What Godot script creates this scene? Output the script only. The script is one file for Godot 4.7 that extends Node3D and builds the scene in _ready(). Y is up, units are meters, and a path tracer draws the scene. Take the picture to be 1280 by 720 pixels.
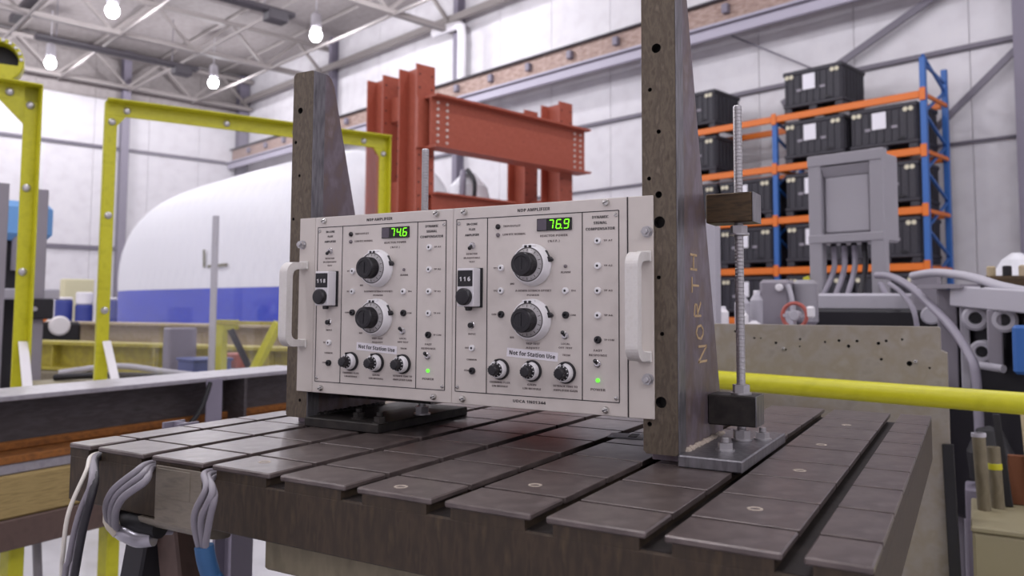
extends Node3D
# A vibration-test table with a rack of two amplifier modules bolted between two steel brackets, in a large test hall.
# Metres, y up, the floor at y = 0. The table and the rack follow the x and z axes; the hall is turned 16 degrees about y.

const PY := 0.95          # height of the lower edge of the rack panel
const TY := 0.9067        # height of the table top
const HALL := -0.2792527  # turn of the hall about y
const MX := 0.2413        # x of the right module's left edge

# ------------------------------------------------------------------ mesh builder
class B:
	var v := PackedVector3Array()
	var n := PackedVector3Array()
	var t := Transform3D.IDENTITY
	func tri(a: Vector3, b: Vector3, c: Vector3, na: Vector3, nb: Vector3, nc: Vector3) -> void:
		var g := (b - a).cross(c - a)
		if g.length_squared() < 1e-20:
			return
		if g.dot(na + nb + nc) > 0.0:
			v.append_array([t * a, t * c, t * b])
			n.append_array([(t.basis * na).normalized(), (t.basis * nc).normalized(), (t.basis * nb).normalized()])
		else:
			v.append_array([t * a, t * b, t * c])
			n.append_array([(t.basis * na).normalized(), (t.basis * nb).normalized(), (t.basis * nc).normalized()])
	func fan(p: Array, nn: Vector3) -> B:
		for i in range(1, p.size() - 1):
			tri(p[0], p[i], p[i + 1], nn, nn, nn)
		return self
	# a box with its twelve edges cut by ch
	func box(c: Vector3, s: Vector3, ch := 0.0) -> B:
		var h := s / 2.0
		ch = minf(ch, minf(h.x, minf(h.y, h.z)) * 0.98)
		var k := h - Vector3.ONE * ch
		for ax in 3:
			var b1 := (ax + 1) % 3
			var b2 := (ax + 2) % 3
			for sg in [-1.0, 1.0]:
				var nn := Vector3.ZERO
				nn[ax] = sg
				var ring := []
				for q in [[-1, -1], [1, -1], [1, 1], [-1, 1]]:
					var p := Vector3.ZERO
					p[ax] = h[ax] * sg
					p[b1] = k[b1] * q[0]
					p[b2] = k[b2] * q[1]
					ring.append(c + p)
				fan(ring, nn)
				if ch > 0.0:
					for sb in [-1.0, 1.0]:
						var e := []
						for q in [[0, -1], [0, 1], [1, 1], [1, -1]]:
							var p := Vector3.ZERO
							p[ax] = (h[ax] if q[0] == 0 else k[ax]) * sg
							p[b1] = (k[b1] if q[0] == 0 else h[b1]) * sb
							p[b2] = k[b2] * q[1]
							e.append(c + p)
						var en := Vector3.ZERO
						en[ax] = sg
						en[b1] = sb
						fan(e, en.normalized())
		if ch > 0.0:
			for x in [-1.0, 1.0]:
				for y in [-1.0, 1.0]:
					for z in [-1.0, 1.0]:
						var d := Vector3(x, y, z)
						fan([c + Vector3(h.x * x, k.y * y, k.z * z), c + Vector3(k.x * x, h.y * y, k.z * z), c + Vector3(k.x * x, k.y * y, h.z * z)], d.normalized())
		return self
	# a bar of rectangular section from a to b; wide lies along `side`
	func bar(a: Vector3, b: Vector3, wide: float, thick: float, side := Vector3.ZERO, ch := 0.0) -> B:
		var y := (b - a).normalized()
		var x := side
		if x == Vector3.ZERO:
			x = Vector3.UP if absf(y.y) < 0.9 else Vector3.RIGHT
		x = (x - y * x.dot(y)).normalized()
		var keep := t
		t = t * Transform3D(Basis(x, y, x.cross(y)), (a + b) / 2.0)
		box(Vector3.ZERO, Vector3(wide, (b - a).length(), thick), ch)
		t = keep
		return self
	# a surface of revolution about the axis a -> d; prof holds (radius, distance along d)
	func lathe(a: Vector3, d: Vector3, prof: Array, seg := 24) -> B:
		var y := d.normalized()
		var x := (Vector3.RIGHT if absf(y.x) < 0.9 else Vector3.UP).cross(y).normalized()
		var z := x.cross(y)
		for i in prof.size() - 1:
			var p: Vector2 = prof[i]
			var q: Vector2 = prof[i + 1]
			if p.distance_to(q) < 1e-6:
				continue
			var s := Vector2(q.y - p.y, p.x - q.x).normalized()
			for k in seg:
				var a0 := TAU * k / seg
				var a1 := TAU * (k + 1) / seg
				var r0 := x * cos(a0) + z * sin(a0)
				var r1 := x * cos(a1) + z * sin(a1)
				var n0 := r0 * s.x + y * s.y
				var n1 := r1 * s.x + y * s.y
				tri(a + r0 * p.x + y * p.y, a + r1 * p.x + y * p.y, a + r1 * q.x + y * q.y, n0, n1, n1)
				tri(a + r0 * p.x + y * p.y, a + r1 * q.x + y * q.y, a + r0 * q.x + y * q.y, n0, n1, n0)
		return self
	func cyl(a: Vector3, b: Vector3, r: float, seg := 20, ch := 0.0) -> B:
		var l := a.distance_to(b)
		if ch > 0.0:
			return lathe(a, b - a, [Vector2(0, 0), Vector2(r - ch, 0), Vector2(r, ch), Vector2(r, l - ch), Vector2(r - ch, l), Vector2(0, l)], seg)
		return lathe(a, b - a, [Vector2(0, 0), Vector2(r, 0), Vector2(r, l), Vector2(0, l)], seg)
	func cone(a: Vector3, b: Vector3, r0: float, r1: float, seg := 20) -> B:
		var l := a.distance_to(b)
		return lathe(a, b - a, [Vector2(0, 0), Vector2(r0, 0), Vector2(r1, l), Vector2(0, l)], seg)
	# a round tube along a smooth curve through the points
	func tube(pts: Array, r: float, seg := 10, fine := 6) -> B:
		var p := []
		for i in pts.size() - 1:
			for k in fine:
				var a: Vector3 = pts[i]
				var b: Vector3 = pts[i + 1]
				var pa: Vector3 = pts[maxi(i - 1, 0)]
				var pb: Vector3 = pts[mini(i + 2, pts.size() - 1)]
				p.append(a.cubic_interpolate(b, pa, pb, float(k) / fine))
		p.append(pts[-1])
		var rings := []
		var side := Vector3.ZERO
		for i in p.size():
			var d: Vector3 = (p[mini(i + 1, p.size() - 1)] - p[maxi(i - 1, 0)]).normalized()
			if side == Vector3.ZERO:
				side = d.cross(Vector3.UP if absf(d.y) < 0.9 else Vector3.RIGHT).normalized()
			side = (side - d * side.dot(d)).normalized()
			var up := d.cross(side)
			var ring := []
			for k in seg:
				ring.append(side * cos(TAU * k / seg) + up * sin(TAU * k / seg))
			rings.append(ring)
		for i in p.size() - 1:
			for k in seg:
				var m := (k + 1) % seg
				tri(p[i] + rings[i][k] * r, p[i] + rings[i][m] * r, p[i + 1] + rings[i + 1][m] * r, rings[i][k], rings[i][m], rings[i + 1][m])
				tri(p[i] + rings[i][k] * r, p[i + 1] + rings[i + 1][m] * r, p[i + 1] + rings[i + 1][k] * r, rings[i][k], rings[i + 1][m], rings[i + 1][k])
		for e in [0, p.size() - 1]:
			var cap := []
			for k in seg:
				cap.append(p[e] + rings[e][k] * r)
			var other: Vector3 = p[1] if e == 0 else p[e - 1]
			fan(cap, (p[e] - other).normalized())
		return self
	# an outline in x and y given thickness along z, between z0 and z1
	func prism(poly: Array, z0: float, z1: float, smooth := false) -> B:
		var pk := PackedVector2Array(poly)
		var idx := Geometry2D.triangulate_polygon(pk)
		for i in range(0, idx.size(), 3):
			for z in [[z0, Vector3.FORWARD], [z1, Vector3.BACK]]:
				var a := pk[idx[i]]
				var b := pk[idx[i + 1]]
				var c := pk[idx[i + 2]]
				tri(Vector3(a.x, a.y, z[0]), Vector3(b.x, b.y, z[0]), Vector3(c.x, c.y, z[0]), z[1], z[1], z[1])
		var turn := -1.0 if Geometry2D.is_polygon_clockwise(pk) else 1.0
		var m := pk.size()
		for i in m:
			var a := pk[i]
			var b := pk[(i + 1) % m]
			var d := (b - a).normalized()
			var nn := Vector3(d.y, -d.x, 0) * turn
			var na := nn
			var nb := nn
			if smooth:
				var e := (a - pk[(i + m - 1) % m]).normalized()
				var f := (pk[(i + 2) % m] - b).normalized()
				na = (nn + Vector3(e.y, -e.x, 0) * turn).normalized()
				nb = (nn + Vector3(f.y, -f.x, 0) * turn).normalized()
			tri(Vector3(a.x, a.y, z0), Vector3(b.x, b.y, z0), Vector3(b.x, b.y, z1), na, nb, nb)
			tri(Vector3(a.x, a.y, z0), Vector3(b.x, b.y, z1), Vector3(a.x, a.y, z1), na, nb, na)
		return self
	# an H section standing along `d` from a: flanges face +-f
	func hbeam(a: Vector3, b: Vector3, f: Vector3, depth: float, wide: float, tf: float, tw: float) -> B:
		var d := (b - a).normalized()
		var s := d.cross(f).normalized()
		bar(a + f * (depth - tf) / 2.0, b + f * (depth - tf) / 2.0, wide, tf, s)
		bar(a - f * (depth - tf) / 2.0, b - f * (depth - tf) / 2.0, wide, tf, s)
		bar(a, b, depth - 2.0 * tf, tw, f)
		return self
	func mesh() -> ArrayMesh:
		var arr := []
		arr.resize(Mesh.ARRAY_MAX)
		arr[Mesh.ARRAY_VERTEX] = v
		arr[Mesh.ARRAY_NORMAL] = n
		var m := ArrayMesh.new()
		m.add_surface_from_arrays(Mesh.PRIMITIVE_TRIANGLES, arr)
		return m

# ------------------------------------------------------------------ node helpers
var used := {}
var M := {}

func numbered(called: String) -> String:
	var k: int = used.get(called, 0)
	used[called] = k + 1
	return called if k == 0 else "%s_%03d" % [called, k]

func tag(o: Node3D, label: String, category := "", group := "", kind := "") -> Node3D:
	o.set_meta("label", label)
	if category: o.set_meta("category", category)
	if group: o.set_meta("group", group)
	if kind: o.set_meta("kind", kind)
	return o

func thing(called: String, label: String, category: String, at := Vector3.ZERO, turn := 0.0, group := "") -> Node3D:
	var o := Node3D.new()
	o.name = numbered(called)
	add_child(o)
	o.position = at
	o.rotation.y = turn
	return tag(o, label, category, group)

func part(called: String, b, m: Material, parent: Node3D, at := Vector3.ZERO) -> MeshInstance3D:
	var o := MeshInstance3D.new()
	o.name = called
	o.mesh = b.mesh() if b is B else b
	o.material_override = m
	o.position = at
	parent.add_child(o, true)
	return o

# a thing that is one mesh
func single(called: String, b, m: Material, label: String, category: String, at := Vector3.ZERO, turn := 0.0, group := "") -> MeshInstance3D:
	var o := part(numbered(called), b, m, self, at)
	o.rotation.y = turn
	tag(o, label, category, group)
	return o

func structure(called: String, b, m: Material, label: String, category: String, at := Vector3.ZERO, turn := 0.0) -> MeshInstance3D:
	var o := single(called, b, m, label, category, at, turn)
	o.set_meta("kind", "structure")
	return o

func copy_of(src: Node3D, called: String, label: String, at: Vector3, turn := 0.0) -> Node3D:
	var c: Node3D = src.duplicate()
	c.name = numbered(called)
	add_child(c)
	c.position = at
	c.rotation.y = turn
	c.set_meta("label", label)
	return c

# a point of the turned hall: u along its right wall, w across it
func hall(u: float, y: float, w: float) -> Vector3:
	return Basis(Vector3.UP, HALL) * Vector3(u, y, w)

func hexagon(r: float) -> Array:
	var p := []
	for k in 6:
		p.append(Vector2(cos(TAU * k / 6), sin(TAU * k / 6)) * r)
	return p

# ------------------------------------------------------------------ materials
func noise_map(freq: float, cols: Array, sd: int, oct := 4, kind := FastNoiseLite.TYPE_SIMPLEX_SMOOTH, stops := []) -> NoiseTexture2D:
	var f := FastNoiseLite.new()
	f.noise_type = kind
	f.frequency = freq
	f.seed = sd
	f.fractal_octaves = oct
	var t := NoiseTexture2D.new()
	t.width = 512
	t.height = 512
	t.seamless = true
	t.noise = f
	var g := Gradient.new()
	var off := PackedFloat32Array()
	var cc := PackedColorArray()
	for i in cols.size():
		off.append(stops[i] if stops.size() else float(i) / maxf(1.0, cols.size() - 1))
		cc.append(cols[i])
	g.offsets = off
	g.colors = cc
	t.color_ramp = g
	return t

func plain(called: String, c: Color, rough: float, metal := 0.0) -> StandardMaterial3D:
	var m := StandardMaterial3D.new()
	m.resource_name = called
	m.albedo_color = c
	m.roughness = rough
	m.metallic = metal
	M[called] = m
	return m

# a material whose colour wanders between the given tones over its own surface
func worn(called: String, cols: Array, rough: float, metal: float, scale: Vector3, freq := 0.012, sd := 1, oct := 5, rough_spread := 0.0, world := false) -> StandardMaterial3D:
	var m := plain(called, Color.WHITE, rough, metal)
	m.albedo_texture = noise_map(freq, cols, sd, oct)
	m.uv1_triplanar = true
	m.uv1_world_triplanar = world
	m.uv1_scale = scale
	m.uv1_triplanar_sharpness = 4.0
	if rough_spread > 0.0:
		m.roughness = 1.0
		var a := clampf(rough - rough_spread, 0.05, 1.0)
		var b := clampf(rough + rough_spread, 0.05, 1.0)
		m.roughness_texture = noise_map(freq * 2.0, [Color(a, a, a), Color(b, b, b)], sd + 40, 4)
	return m

func glow(called: String, c: Color, energy: float) -> StandardMaterial3D:
	var m := plain(called, c * 0.5, 0.4)
	m.emission_enabled = true
	m.emission = c
	m.emission_energy_multiplier = energy
	return m

func materials() -> void:
	var S := Vector3.ONE
	worn("table top", [Color("433a38"), Color("675c59"), Color("554b49"), Color("786d6a")], 0.32, 0.30, S * 3.5, 0.009, 3, 5, 0.03)
	M["table top"].metallic_specular = 0.6
	worn("table side", [Color("2a211a"), Color("44372a"), Color("352b21"), Color("504130")], 0.62, 0.25, Vector3(9, 2.2, 9), 0.012, 7)
	worn("slot", [Color("241f1d"), Color("3a3330")], 0.55, 0.4, S * 8, 0.01, 9)
	worn("bracket face", [Color("50463d"), Color("6d6254"), Color("5c5247"), Color("7b6f60")], 0.5, 0.45, Vector3(14, 6, 14), 0.012, 12, 5, 0.08)
	worn("bracket web", [Color("6a5f66"), Color("80757d"), Color("72666a"), Color("756561"), Color("8f848a")], 0.42, 0.5, Vector3(5, 3, 5), 0.01, 15, 5, 0.08)
	worn("bright steel", [Color("5e5c60"), Color("7a787c"), Color("8a888c")], 0.34, 0.75, Vector3(20, 4, 20), 0.012, 21)
	worn("brown steel", [Color("3a3026"), Color("5b4a36"), Color("463c30")], 0.4, 0.6, Vector3(4, 22, 4), 0.012, 23)
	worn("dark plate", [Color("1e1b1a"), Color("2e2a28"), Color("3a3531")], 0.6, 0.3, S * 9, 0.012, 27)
	plain("zinc", Color("bab8ba"), 0.3, 0.8)
	plain("nickel", Color("d2d0cc"), 0.2, 0.9)
	worn("weld", [Color("7d7066"), Color("b5a99c"), Color("94877a")], 0.7, 0.2, S * 60, 0.03, 29)
	worn("panel paint", [Color("cbc3bd"), Color("d1c9c3"), Color("cec6c0")], 0.42, 0.0, S * 6, 0.008, 31)
	plain("ear paint", Color("cdc5be"), 0.42)
	worn("handle cast", [Color("d2cdc9"), Color("d9d5d1"), Color("d0cbc4")], 0.38, 0.0, S * 18, 0.01, 33)
	plain("ink", Color("2b2528"), 0.7)
	plain("faint ink", Color("6c615f"), 0.8)
	plain("black plastic", Color("17151a"), 0.38)
	plain("knob black", Color("1d1b20"), 0.32)
	plain("white plastic", Color("e6e4e6"), 0.28)
	plain("dial face", Color("b7b4b4"), 0.3, 0.6)
	plain("dial numbers", Color("55504f"), 0.6)
	plain("chrome", Color("c8c6c8"), 0.16, 0.95)
	plain("box grey", Color("dcd9dc"), 0.4)
	plain("sticker", Color("e9e5ea"), 0.5)
	plain("display window", Color("161a14"), 0.15)
	plain("display blank", Color("57505a"), 0.25)
	glow("digit glow", Color(0.50, 1.0, 0.12), 0.36)
	glow("power led", Color(0.42, 1.0, 0.25), 0.36)
	plain("led dark", Color("141014"), 0.25)
	plain("led grey", Color("6f676b"), 0.3)
	plain("chassis", Color("2c2a2b"), 0.6, 0.2)
	# hall
	worn("wall white", [Color("cfcbce"), Color("d6d3d6"), Color("dad7d9")], 0.6, 0.0, S * 0.35, 0.008, 41, 3)
	worn("floor paint", [Color("a8a6ac"), Color("bcbac0"), Color("b2b0b6")], 0.4, 0.0, S * 0.4, 0.01, 43, 5, 0.1)
	worn("roof deck", [Color("8d8684"), Color("9d9694")], 0.8, 0.0, S * 0.6, 0.01, 45)
	plain("truss paint", Color("968f8c"), 0.7)
	plain("heater dark", Color("3b363c"), 0.5)
	plain("girt grey", Color("726d77"), 0.6)
	plain("column grey", Color("7c7684"), 0.55)
	worn("crane web", [Color("9c8478"), Color("b09a90"), Color("8e7468"), Color("a8989a")], 0.65, 0.1, Vector3(0.5, 3, 3), 0.012, 47)
	plain("crane flange", Color("a9a4b2"), 0.5)
	plain("white pipe", Color("e6e3e6"), 0.4)
	glow("lamp globe", Color(0.97, 0.97, 1.0), 9.0)
	plain("lamp housing", Color("c9c6cc"), 0.4, 0.3)
	worn("red steel", [Color("9a4c3a"), Color("a85642"), Color("a0503c"), Color("b05e48")], 0.55, 0.0, S * 1.6, 0.01, 51, 4)
	plain("white paint mark", Color("d9c9c0"), 0.7)
	worn("yellow paint", [Color("b6b214"), Color("c6c222"), Color("bfba1a")], 0.38, 0.0, S * 3, 0.01, 53, 4)
	worn("yellow old", [Color("a99c34"), Color("b4a83e"), Color("a3963a"), Color("b0a452")], 0.6, 0.0, S * 1.2, 0.014, 55)
	worn("tan paint", [Color("a8977c"), Color("bba98e"), Color("b09f7c"), Color("c1b49e")], 0.65, 0.0, S * 2, 0.012, 57)
	plain("rack blue", Color("2f62a8"), 0.45)
	plain("rack orange", Color("d9701e"), 0.45)
	worn("bin black", [Color("2b2930"), Color("34323a")], 0.55, 0.0, S * 2, 0.01, 59, 3)
	plain("paper", Color("e4e2e8"), 0.7)
	plain("dot sticker", Color("cfc9b0"), 0.6)
	worn("tarp white", [Color("dadade"), Color("e6e6ea"), Color("d2d2da")], 0.45, 0.0, Vector3(2.4, 0.25, 2.4), 0.012, 61)
	worn("tarp blue", [Color("0626a8"), Color("0f38c0"), Color("0a2eb4"), Color("2850c8")], 0.45, 0.0, Vector3(1.2, 0.5, 1.2), 0.014, 63)
	worn("beam web", [Color("3a3634"), Color("514c4e"), Color("453f40"), Color("5c5658")], 0.55, 0.25, Vector3(2, 6, 1.2), 0.012, 65)
	worn("rust", [Color("6b4019"), Color("8c5722"), Color("7a4a1c"), Color("5c3616")], 0.8, 0.0, Vector3(4, 4, 3), 0.014, 67)
	worn("beam top", [Color("8c888e"), Color("a6a2a8"), Color("98949a")], 0.4, 0.4, S * 3, 0.012, 69)
	worn("timber", [Color("857245"), Color("9c8757"), Color("77653c")], 0.75, 0.0, Vector3(6, 14, 1.2), 0.014, 71)
	worn("brown paint", [Color("4a3a34"), Color("5a4740"), Color("51403a")], 0.6, 0.05, S * 3, 0.012, 73)
	worn("khaki steel", [Color("665e4a"), Color("7d745e"), Color("6f6652")], 0.6, 0.1, Vector3(5, 2, 5), 0.014, 75)
	worn("wall plate steel", [Color("89827a"), Color("9a938a"), Color("938a7c"), Color("a29b93")], 0.5, 0.25, S * 2.4, 0.012, 77, 5, 0.08)
	plain("machine grey", Color("8b868e"), 0.5)
	plain("light grey", Color("b3b0b8"), 0.5)
	plain("enclosure grey", Color("97949a"), 0.5)
	plain("enclosure door", Color("a3a0a6"), 0.45)
	plain("rubber", Color("121014"), 0.6)
	plain("cable grey", Color("7d7880"), 0.55)
	plain("cable dark", Color("211e24"), 0.5)
	plain("cable white", Color("d4cec4"), 0.5)
	plain("hose grey", Color("8f8a96"), 0.45)
	plain("sleeve blue", Color("28527c"), 0.6)
	worn("tape grey", [Color("6f675c"), Color("82796c"), Color("787062")], 0.42, 0.25, Vector3(4, 20, 4), 0.014, 79)
	plain("tape white", Color("c2b9aa"), 0.6)
	plain("foil", Color("a9a6ae"), 0.3, 0.6)
	plain("crate blue", Color("3c4a86"), 0.55)
	plain("blue machine", Color("6fa4dc"), 0.5)
	plain("machine dark", Color("1f1d22"), 0.5, 0.2)
	plain("drum blue", Color("38438c"), 0.5)
	plain("cream", Color("d5cfa8"), 0.6)
	plain("chalk", Color("b59c78"), 0.9)
	plain("strap", Color("6a6650"), 0.8)
	plain("brown board", Color("7a4a30"), 0.8)
	plain("pale wood", Color("b8a888"), 0.8)
	plain("drum red", Color("b05a50"), 0.5)
	plain("olive box", Color("8c8468"), 0.6)
	var pane := plain("clear sheet", Color(0.96, 0.97, 1.0, 0.02), 0.03)
	pane.transparency = BaseMaterial3D.TRANSPARENCY_ALPHA

# ------------------------------------------------------------------ lettering
var font_plain := SystemFont.new()
var glyphs := {}

func lettering(text: String, at: Vector3, high: float, m: Material, parent: Node3D, called := "lettering", wide := 0.0) -> void:
	var key := text
	if not glyphs.has(key):
		var t := TextMesh.new()
		t.text = text
		t.font = font_plain
		t.font_size = 24
		t.pixel_size = 0.01
		t.depth = 0.02
		t.curve_step = 3.0
		t.horizontal_alignment = HORIZONTAL_ALIGNMENT_CENTER
		t.vertical_alignment = VERTICAL_ALIGNMENT_CENTER
		glyphs[key] = t
	var o := MeshInstance3D.new()
	o.name = called
	o.mesh = glyphs[key]
	o.material_override = m
	parent.add_child(o, true)
	var box: AABB = glyphs[key].get_aabb()
	var k := high / 0.172
	var kx := k if wide <= 0.0 else wide / maxf(box.size.x, 0.001)
	o.transform = Transform3D(Basis.from_scale(Vector3(kx, k, 0.01)), at)

# ------------------------------------------------------------------ the amplifier modules
func seven_segment(digit: String, at: Vector3, parent: Node3D, point := false) -> void:
	var lit := {"4": "bcfg", "6": "acdefg", "7": "abc", "9": "abcdfg", "1": "bc"}
	var on: String = lit[digit]
	var b := B.new()
	var w := 0.0026
	var h := 0.0046
	var s := 0.00055
	b.t = Transform3D(Basis(Vector3(1, 0, 0), Vector3(0.14, 1, 0), Vector3(0, 0, 1)), at)
	var seg := {"a": [[-w, h], [w, h]], "g": [[-w, 0], [w, 0]], "d": [[-w, -h], [w, -h]], "f": [[-w, h], [-w, 0]], "b": [[w, h], [w, 0]], "e": [[-w, 0], [-w, -h]], "c": [[w, 0], [w, -h]]}
	for k in on:
		var p: Array = seg[k]
		var a := Vector2(p[0][0], p[0][1])
		var c := Vector2(p[1][0], p[1][1])
		var d := (c - a).normalized()
		var q := Vector2(-d.y, d.x) * s
		b.prism([a + d * 0.0002, a + d * s + q, c - d * s + q, c - d * 0.0002, c - d * s - q, a + d * s - q], 0.0, 0.0004)
	if point:
		b.box(Vector3(0.0042, -0.0046, 0.0002), Vector3(0.0011, 0.0011, 0.0004))
	part("digit", b, M["digit glow"], parent)

func dial(parent: Node3D, x: float, y: float) -> void:
	var o := Vector3(x, y, 0)
	var z := Vector3.BACK
	var skirt := part("turns_dial", B.new().lathe(Vector3.ZERO, z, [Vector2(0, 0), Vector2(0.0222, 0), Vector2(0.0228, 0.001), Vector2(0.0228, 0.004), Vector2(0.0222, 0.0052), Vector2(0.0205, 0.0105), Vector2(0.0196, 0.0122), Vector2(0.0186, 0.0126), Vector2(0.0178, 0.0126)], 48), M["white plastic"], parent, o)
	part("dial_face", B.new().lathe(Vector3.ZERO, z, [Vector2(0.0178, 0.0122), Vector2(0.0172, 0.0127), Vector2(0.0128, 0.0142), Vector2(0.0, 0.0142)], 48), M["dial face"], skirt)
	part("dial_ring", B.new().lathe(Vector3.ZERO, z, [Vector2(0.0186, 0.0124), Vector2(0.0184, 0.0130), Vector2(0.0176, 0.0131), Vector2(0.0174, 0.0124)], 48), M["dial numbers"], skirt)
	var marks := B.new()
	for k in 20:
		var a := TAU * k / 20.0
		var d := Vector3(sin(a), cos(a), 0)
		var big := k % 2 == 0
		marks.bar(d * (0.0139 if big else 0.0152) + z * 0.0139, d * 0.0166 + z * 0.01315, 0.0007 if big else 0.0004, 0.0004, d.cross(z))
	part("dial_marks", marks, M["dial numbers"], skirt)
	part("counter_window", B.new().box(Vector3(-0.0026, 0.0192, 0.0112), Vector3(0.0036, 0.0030, 0.0034), 0.0005).box(Vector3(0.0026, 0.0192, 0.0112), Vector3(0.0036, 0.0030, 0.0034), 0.0005), M["black plastic"], skirt)
	part("window_frame", B.new().box(Vector3(0, 0.0194, 0.0095), Vector3(0.0150, 0.0042, 0.0058), 0.001), M["white plastic"], skirt)
	var cap := B.new()
	cap.lathe(Vector3.ZERO, z, [Vector2(0.0118, 0.0140), Vector2(0.0126, 0.0146), Vector2(0.0126, 0.0262), Vector2(0.0118, 0.0275), Vector2(0.0085, 0.0278), Vector2(0.0080, 0.0272), Vector2(0.0, 0.0270)], 40)
	for k in 40:
		var a := TAU * (k + 0.5) / 40.0
		var d := Vector3(cos(a), sin(a), 0)
		cap.bar(d * 0.0126 + z * 0.0150, d * 0.0126 + z * 0.0258, 0.0008, 0.0006, d.cross(z))
	cap.box(Vector3(0.0, 0.0, 0.0274), Vector3(0.0016, 0.0130, 0.0012), 0.0003)
	part("knob_cap", cap, M["knob black"], skirt)
	var lever := B.new()
	lever.cyl(Vector3(0.0215, 0.0055, 0.0005), Vector3(0.0215, 0.0055, 0.0065), 0.0030, 16, 0.0006)
	lever.bar(Vector3(0.0170, 0.0150, 0.0035), Vector3(0.0225, 0.0050, 0.0035), 0.0026, 0.0030, Vector3(0.87, 0.5, 0), 0.0006)
	lever.bar(Vector3(0.0205, 0.0065, 0.0040), Vector3(0.0262, 0.0045, 0.0040), 0.0030, 0.0034, Vector3.UP, 0.0008)
	part("lock_lever", lever, M["black plastic"], skirt)

func small_knob(parent: Node3D, x: float, y: float) -> void:
	var o := Vector3(x, y, 0)
	var z := Vector3.BACK
	var base := part("control_knob", B.new().lathe(Vector3.ZERO, z, [Vector2(0, 0), Vector2(0.0112, 0), Vector2(0.0116, 0.0006), Vector2(0.0114, 0.0030), Vector2(0.0100, 0.0034), Vector2(0, 0.0034)], 40), M["black plastic"], parent, o)
	part("knob_skirt", B.new().lathe(Vector3.ZERO, z, [Vector2(0.0098, 0.0034), Vector2(0.0100, 0.0042), Vector2(0.0096, 0.0084), Vector2(0.0086, 0.0100), Vector2(0.0078, 0.0102)], 40), M["white plastic"], base)
	part("knob_face", B.new().lathe(Vector3.ZERO, z, [Vector2(0.0080, 0.0100), Vector2(0.0079, 0.0106), Vector2(0.0062, 0.0118), Vector2(0, 0.0118)], 40), M["black plastic"], base)
	var dots := B.new()
	for k in 9:
		var a := TAU * (k - 3.2) / 11.0
		var d := Vector3(sin(a + 0.5), cos(a + 0.5), 0)
		dots.bar(d * 0.0066 + z * 0.0118, d * 0.0077 + z * 0.0110, 0.0008, 0.0004, d.cross(z))
	part("knob_numbers", dots, M["white plastic"], base)
	var cap := B.new()
	cap.lathe(Vector3.ZERO, z, [Vector2(0.0058, 0.0112), Vector2(0.0060, 0.0122), Vector2(0.0054, 0.0182), Vector2(0.0046, 0.0190), Vector2(0, 0.0192)], 24)
	for k in 12:
		var a := TAU * (k + 0.5) / 12.0
		var d := Vector3(cos(a), sin(a), 0)
		cap.bar(d * 0.0058 + z * 0.0122, d * 0.0053 + z * 0.0184, 0.0012, 0.0010, d.cross(z), 0.0003)
	part("knob_cap", cap, M["knob black"], base)
	part("knob_pointer", B.new().box(Vector3(0, 0.0098, 0.0082), Vector3(0.0022, 0.0030, 0.0064), 0.0005), M["black plastic"], base)

func tip_jack(parent: Node3D, x: float, y: float, white: bool) -> void:
	var z := Vector3.BACK
	var j: MeshInstance3D
	if white:
		j = part("white_jack", B.new().lathe(Vector3.ZERO, z, [Vector2(0.0036, 0), Vector2(0.0036, 0.0022), Vector2(0.0030, 0.0030), Vector2(0.0014, 0.0030), Vector2(0.0012, 0.0010), Vector2(0, 0.0010)], 24), M["white plastic"], parent, Vector3(x, y, 0))
		part("socket", B.new().lathe(Vector3.ZERO, z, [Vector2(0.0013, 0.0028), Vector2(0.0012, 0.0031), Vector2(0.0, 0.0031)], 12), M["black plastic"], j)
	else:
		j = part("black_jack", B.new().lathe(Vector3.ZERO, z, [Vector2(0.0038, 0), Vector2(0.0038, 0.0024), Vector2(0.0031, 0.0034), Vector2(0.0014, 0.0034), Vector2(0.0012, 0.0012), Vector2(0, 0.0012)], 24), M["black plastic"], parent, Vector3(x, y, 0))

func toggle(parent: Node3D, x: float, y: float, up: float) -> void:
	var z := Vector3.BACK
	var nut := part("toggle_switch", B.new().lathe(Vector3.ZERO, z, [Vector2(0.0038, 0), Vector2(0.0038, 0.0012), Vector2(0.0030, 0.0016), Vector2(0.0028, 0.0034), Vector2(0.0018, 0.0036), Vector2(0, 0.0030)], 20), M["chrome"], parent, Vector3(x, y, 0))
	part("switch_lever", B.new().lathe(Vector3(0, 0, 0.002), Vector3(0, signf(up) * 0.75, 1), [Vector2(0.0013, 0), Vector2(0.0016, 0.0030), Vector2(0.0023, 0.0058), Vector2(0.0017, 0.0070), Vector2(0, 0.0072)], 14), M["black plastic"], nut)

func push_jack(parent: Node3D, x: float, y: float) -> void:
	var z := Vector3.BACK
	var r := part("test_button", B.new().lathe(Vector3.ZERO, z, [Vector2(0.0040, 0), Vector2(0.0040, 0.0010), Vector2(0.0034, 0.0016), Vector2(0, 0.0016)], 20), M["chrome"], parent, Vector3(x, y, 0))
	part("button_cap", B.new().cyl(Vector3(0, 0, 0.001), Vector3(0, 0, 0.0052), 0.0029, 18, 0.0006), M["black plastic"], r)

func screw(parent: Node3D, x: float, y: float, r: float, h: float, called := "panel_screw") -> void:
	var z := Vector3.BACK
	var s := part(called, B.new().lathe(Vector3.ZERO, z, [Vector2(r, 0), Vector2(r, h * 0.45), Vector2(r * 0.8, h * 0.85), Vector2(r * 0.45, h), Vector2(0, h)], 20), M["nickel"], parent, Vector3(x, y, 0))
	part("screw_slot", B.new().bar(Vector3(-r * 0.72, -r * 0.3, h * 0.97), Vector3(r * 0.72, r * 0.3, h * 0.97), r * 0.26, h * 0.12, Vector3(-0.3, 0.9, 0)), M["ink"], s)

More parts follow.
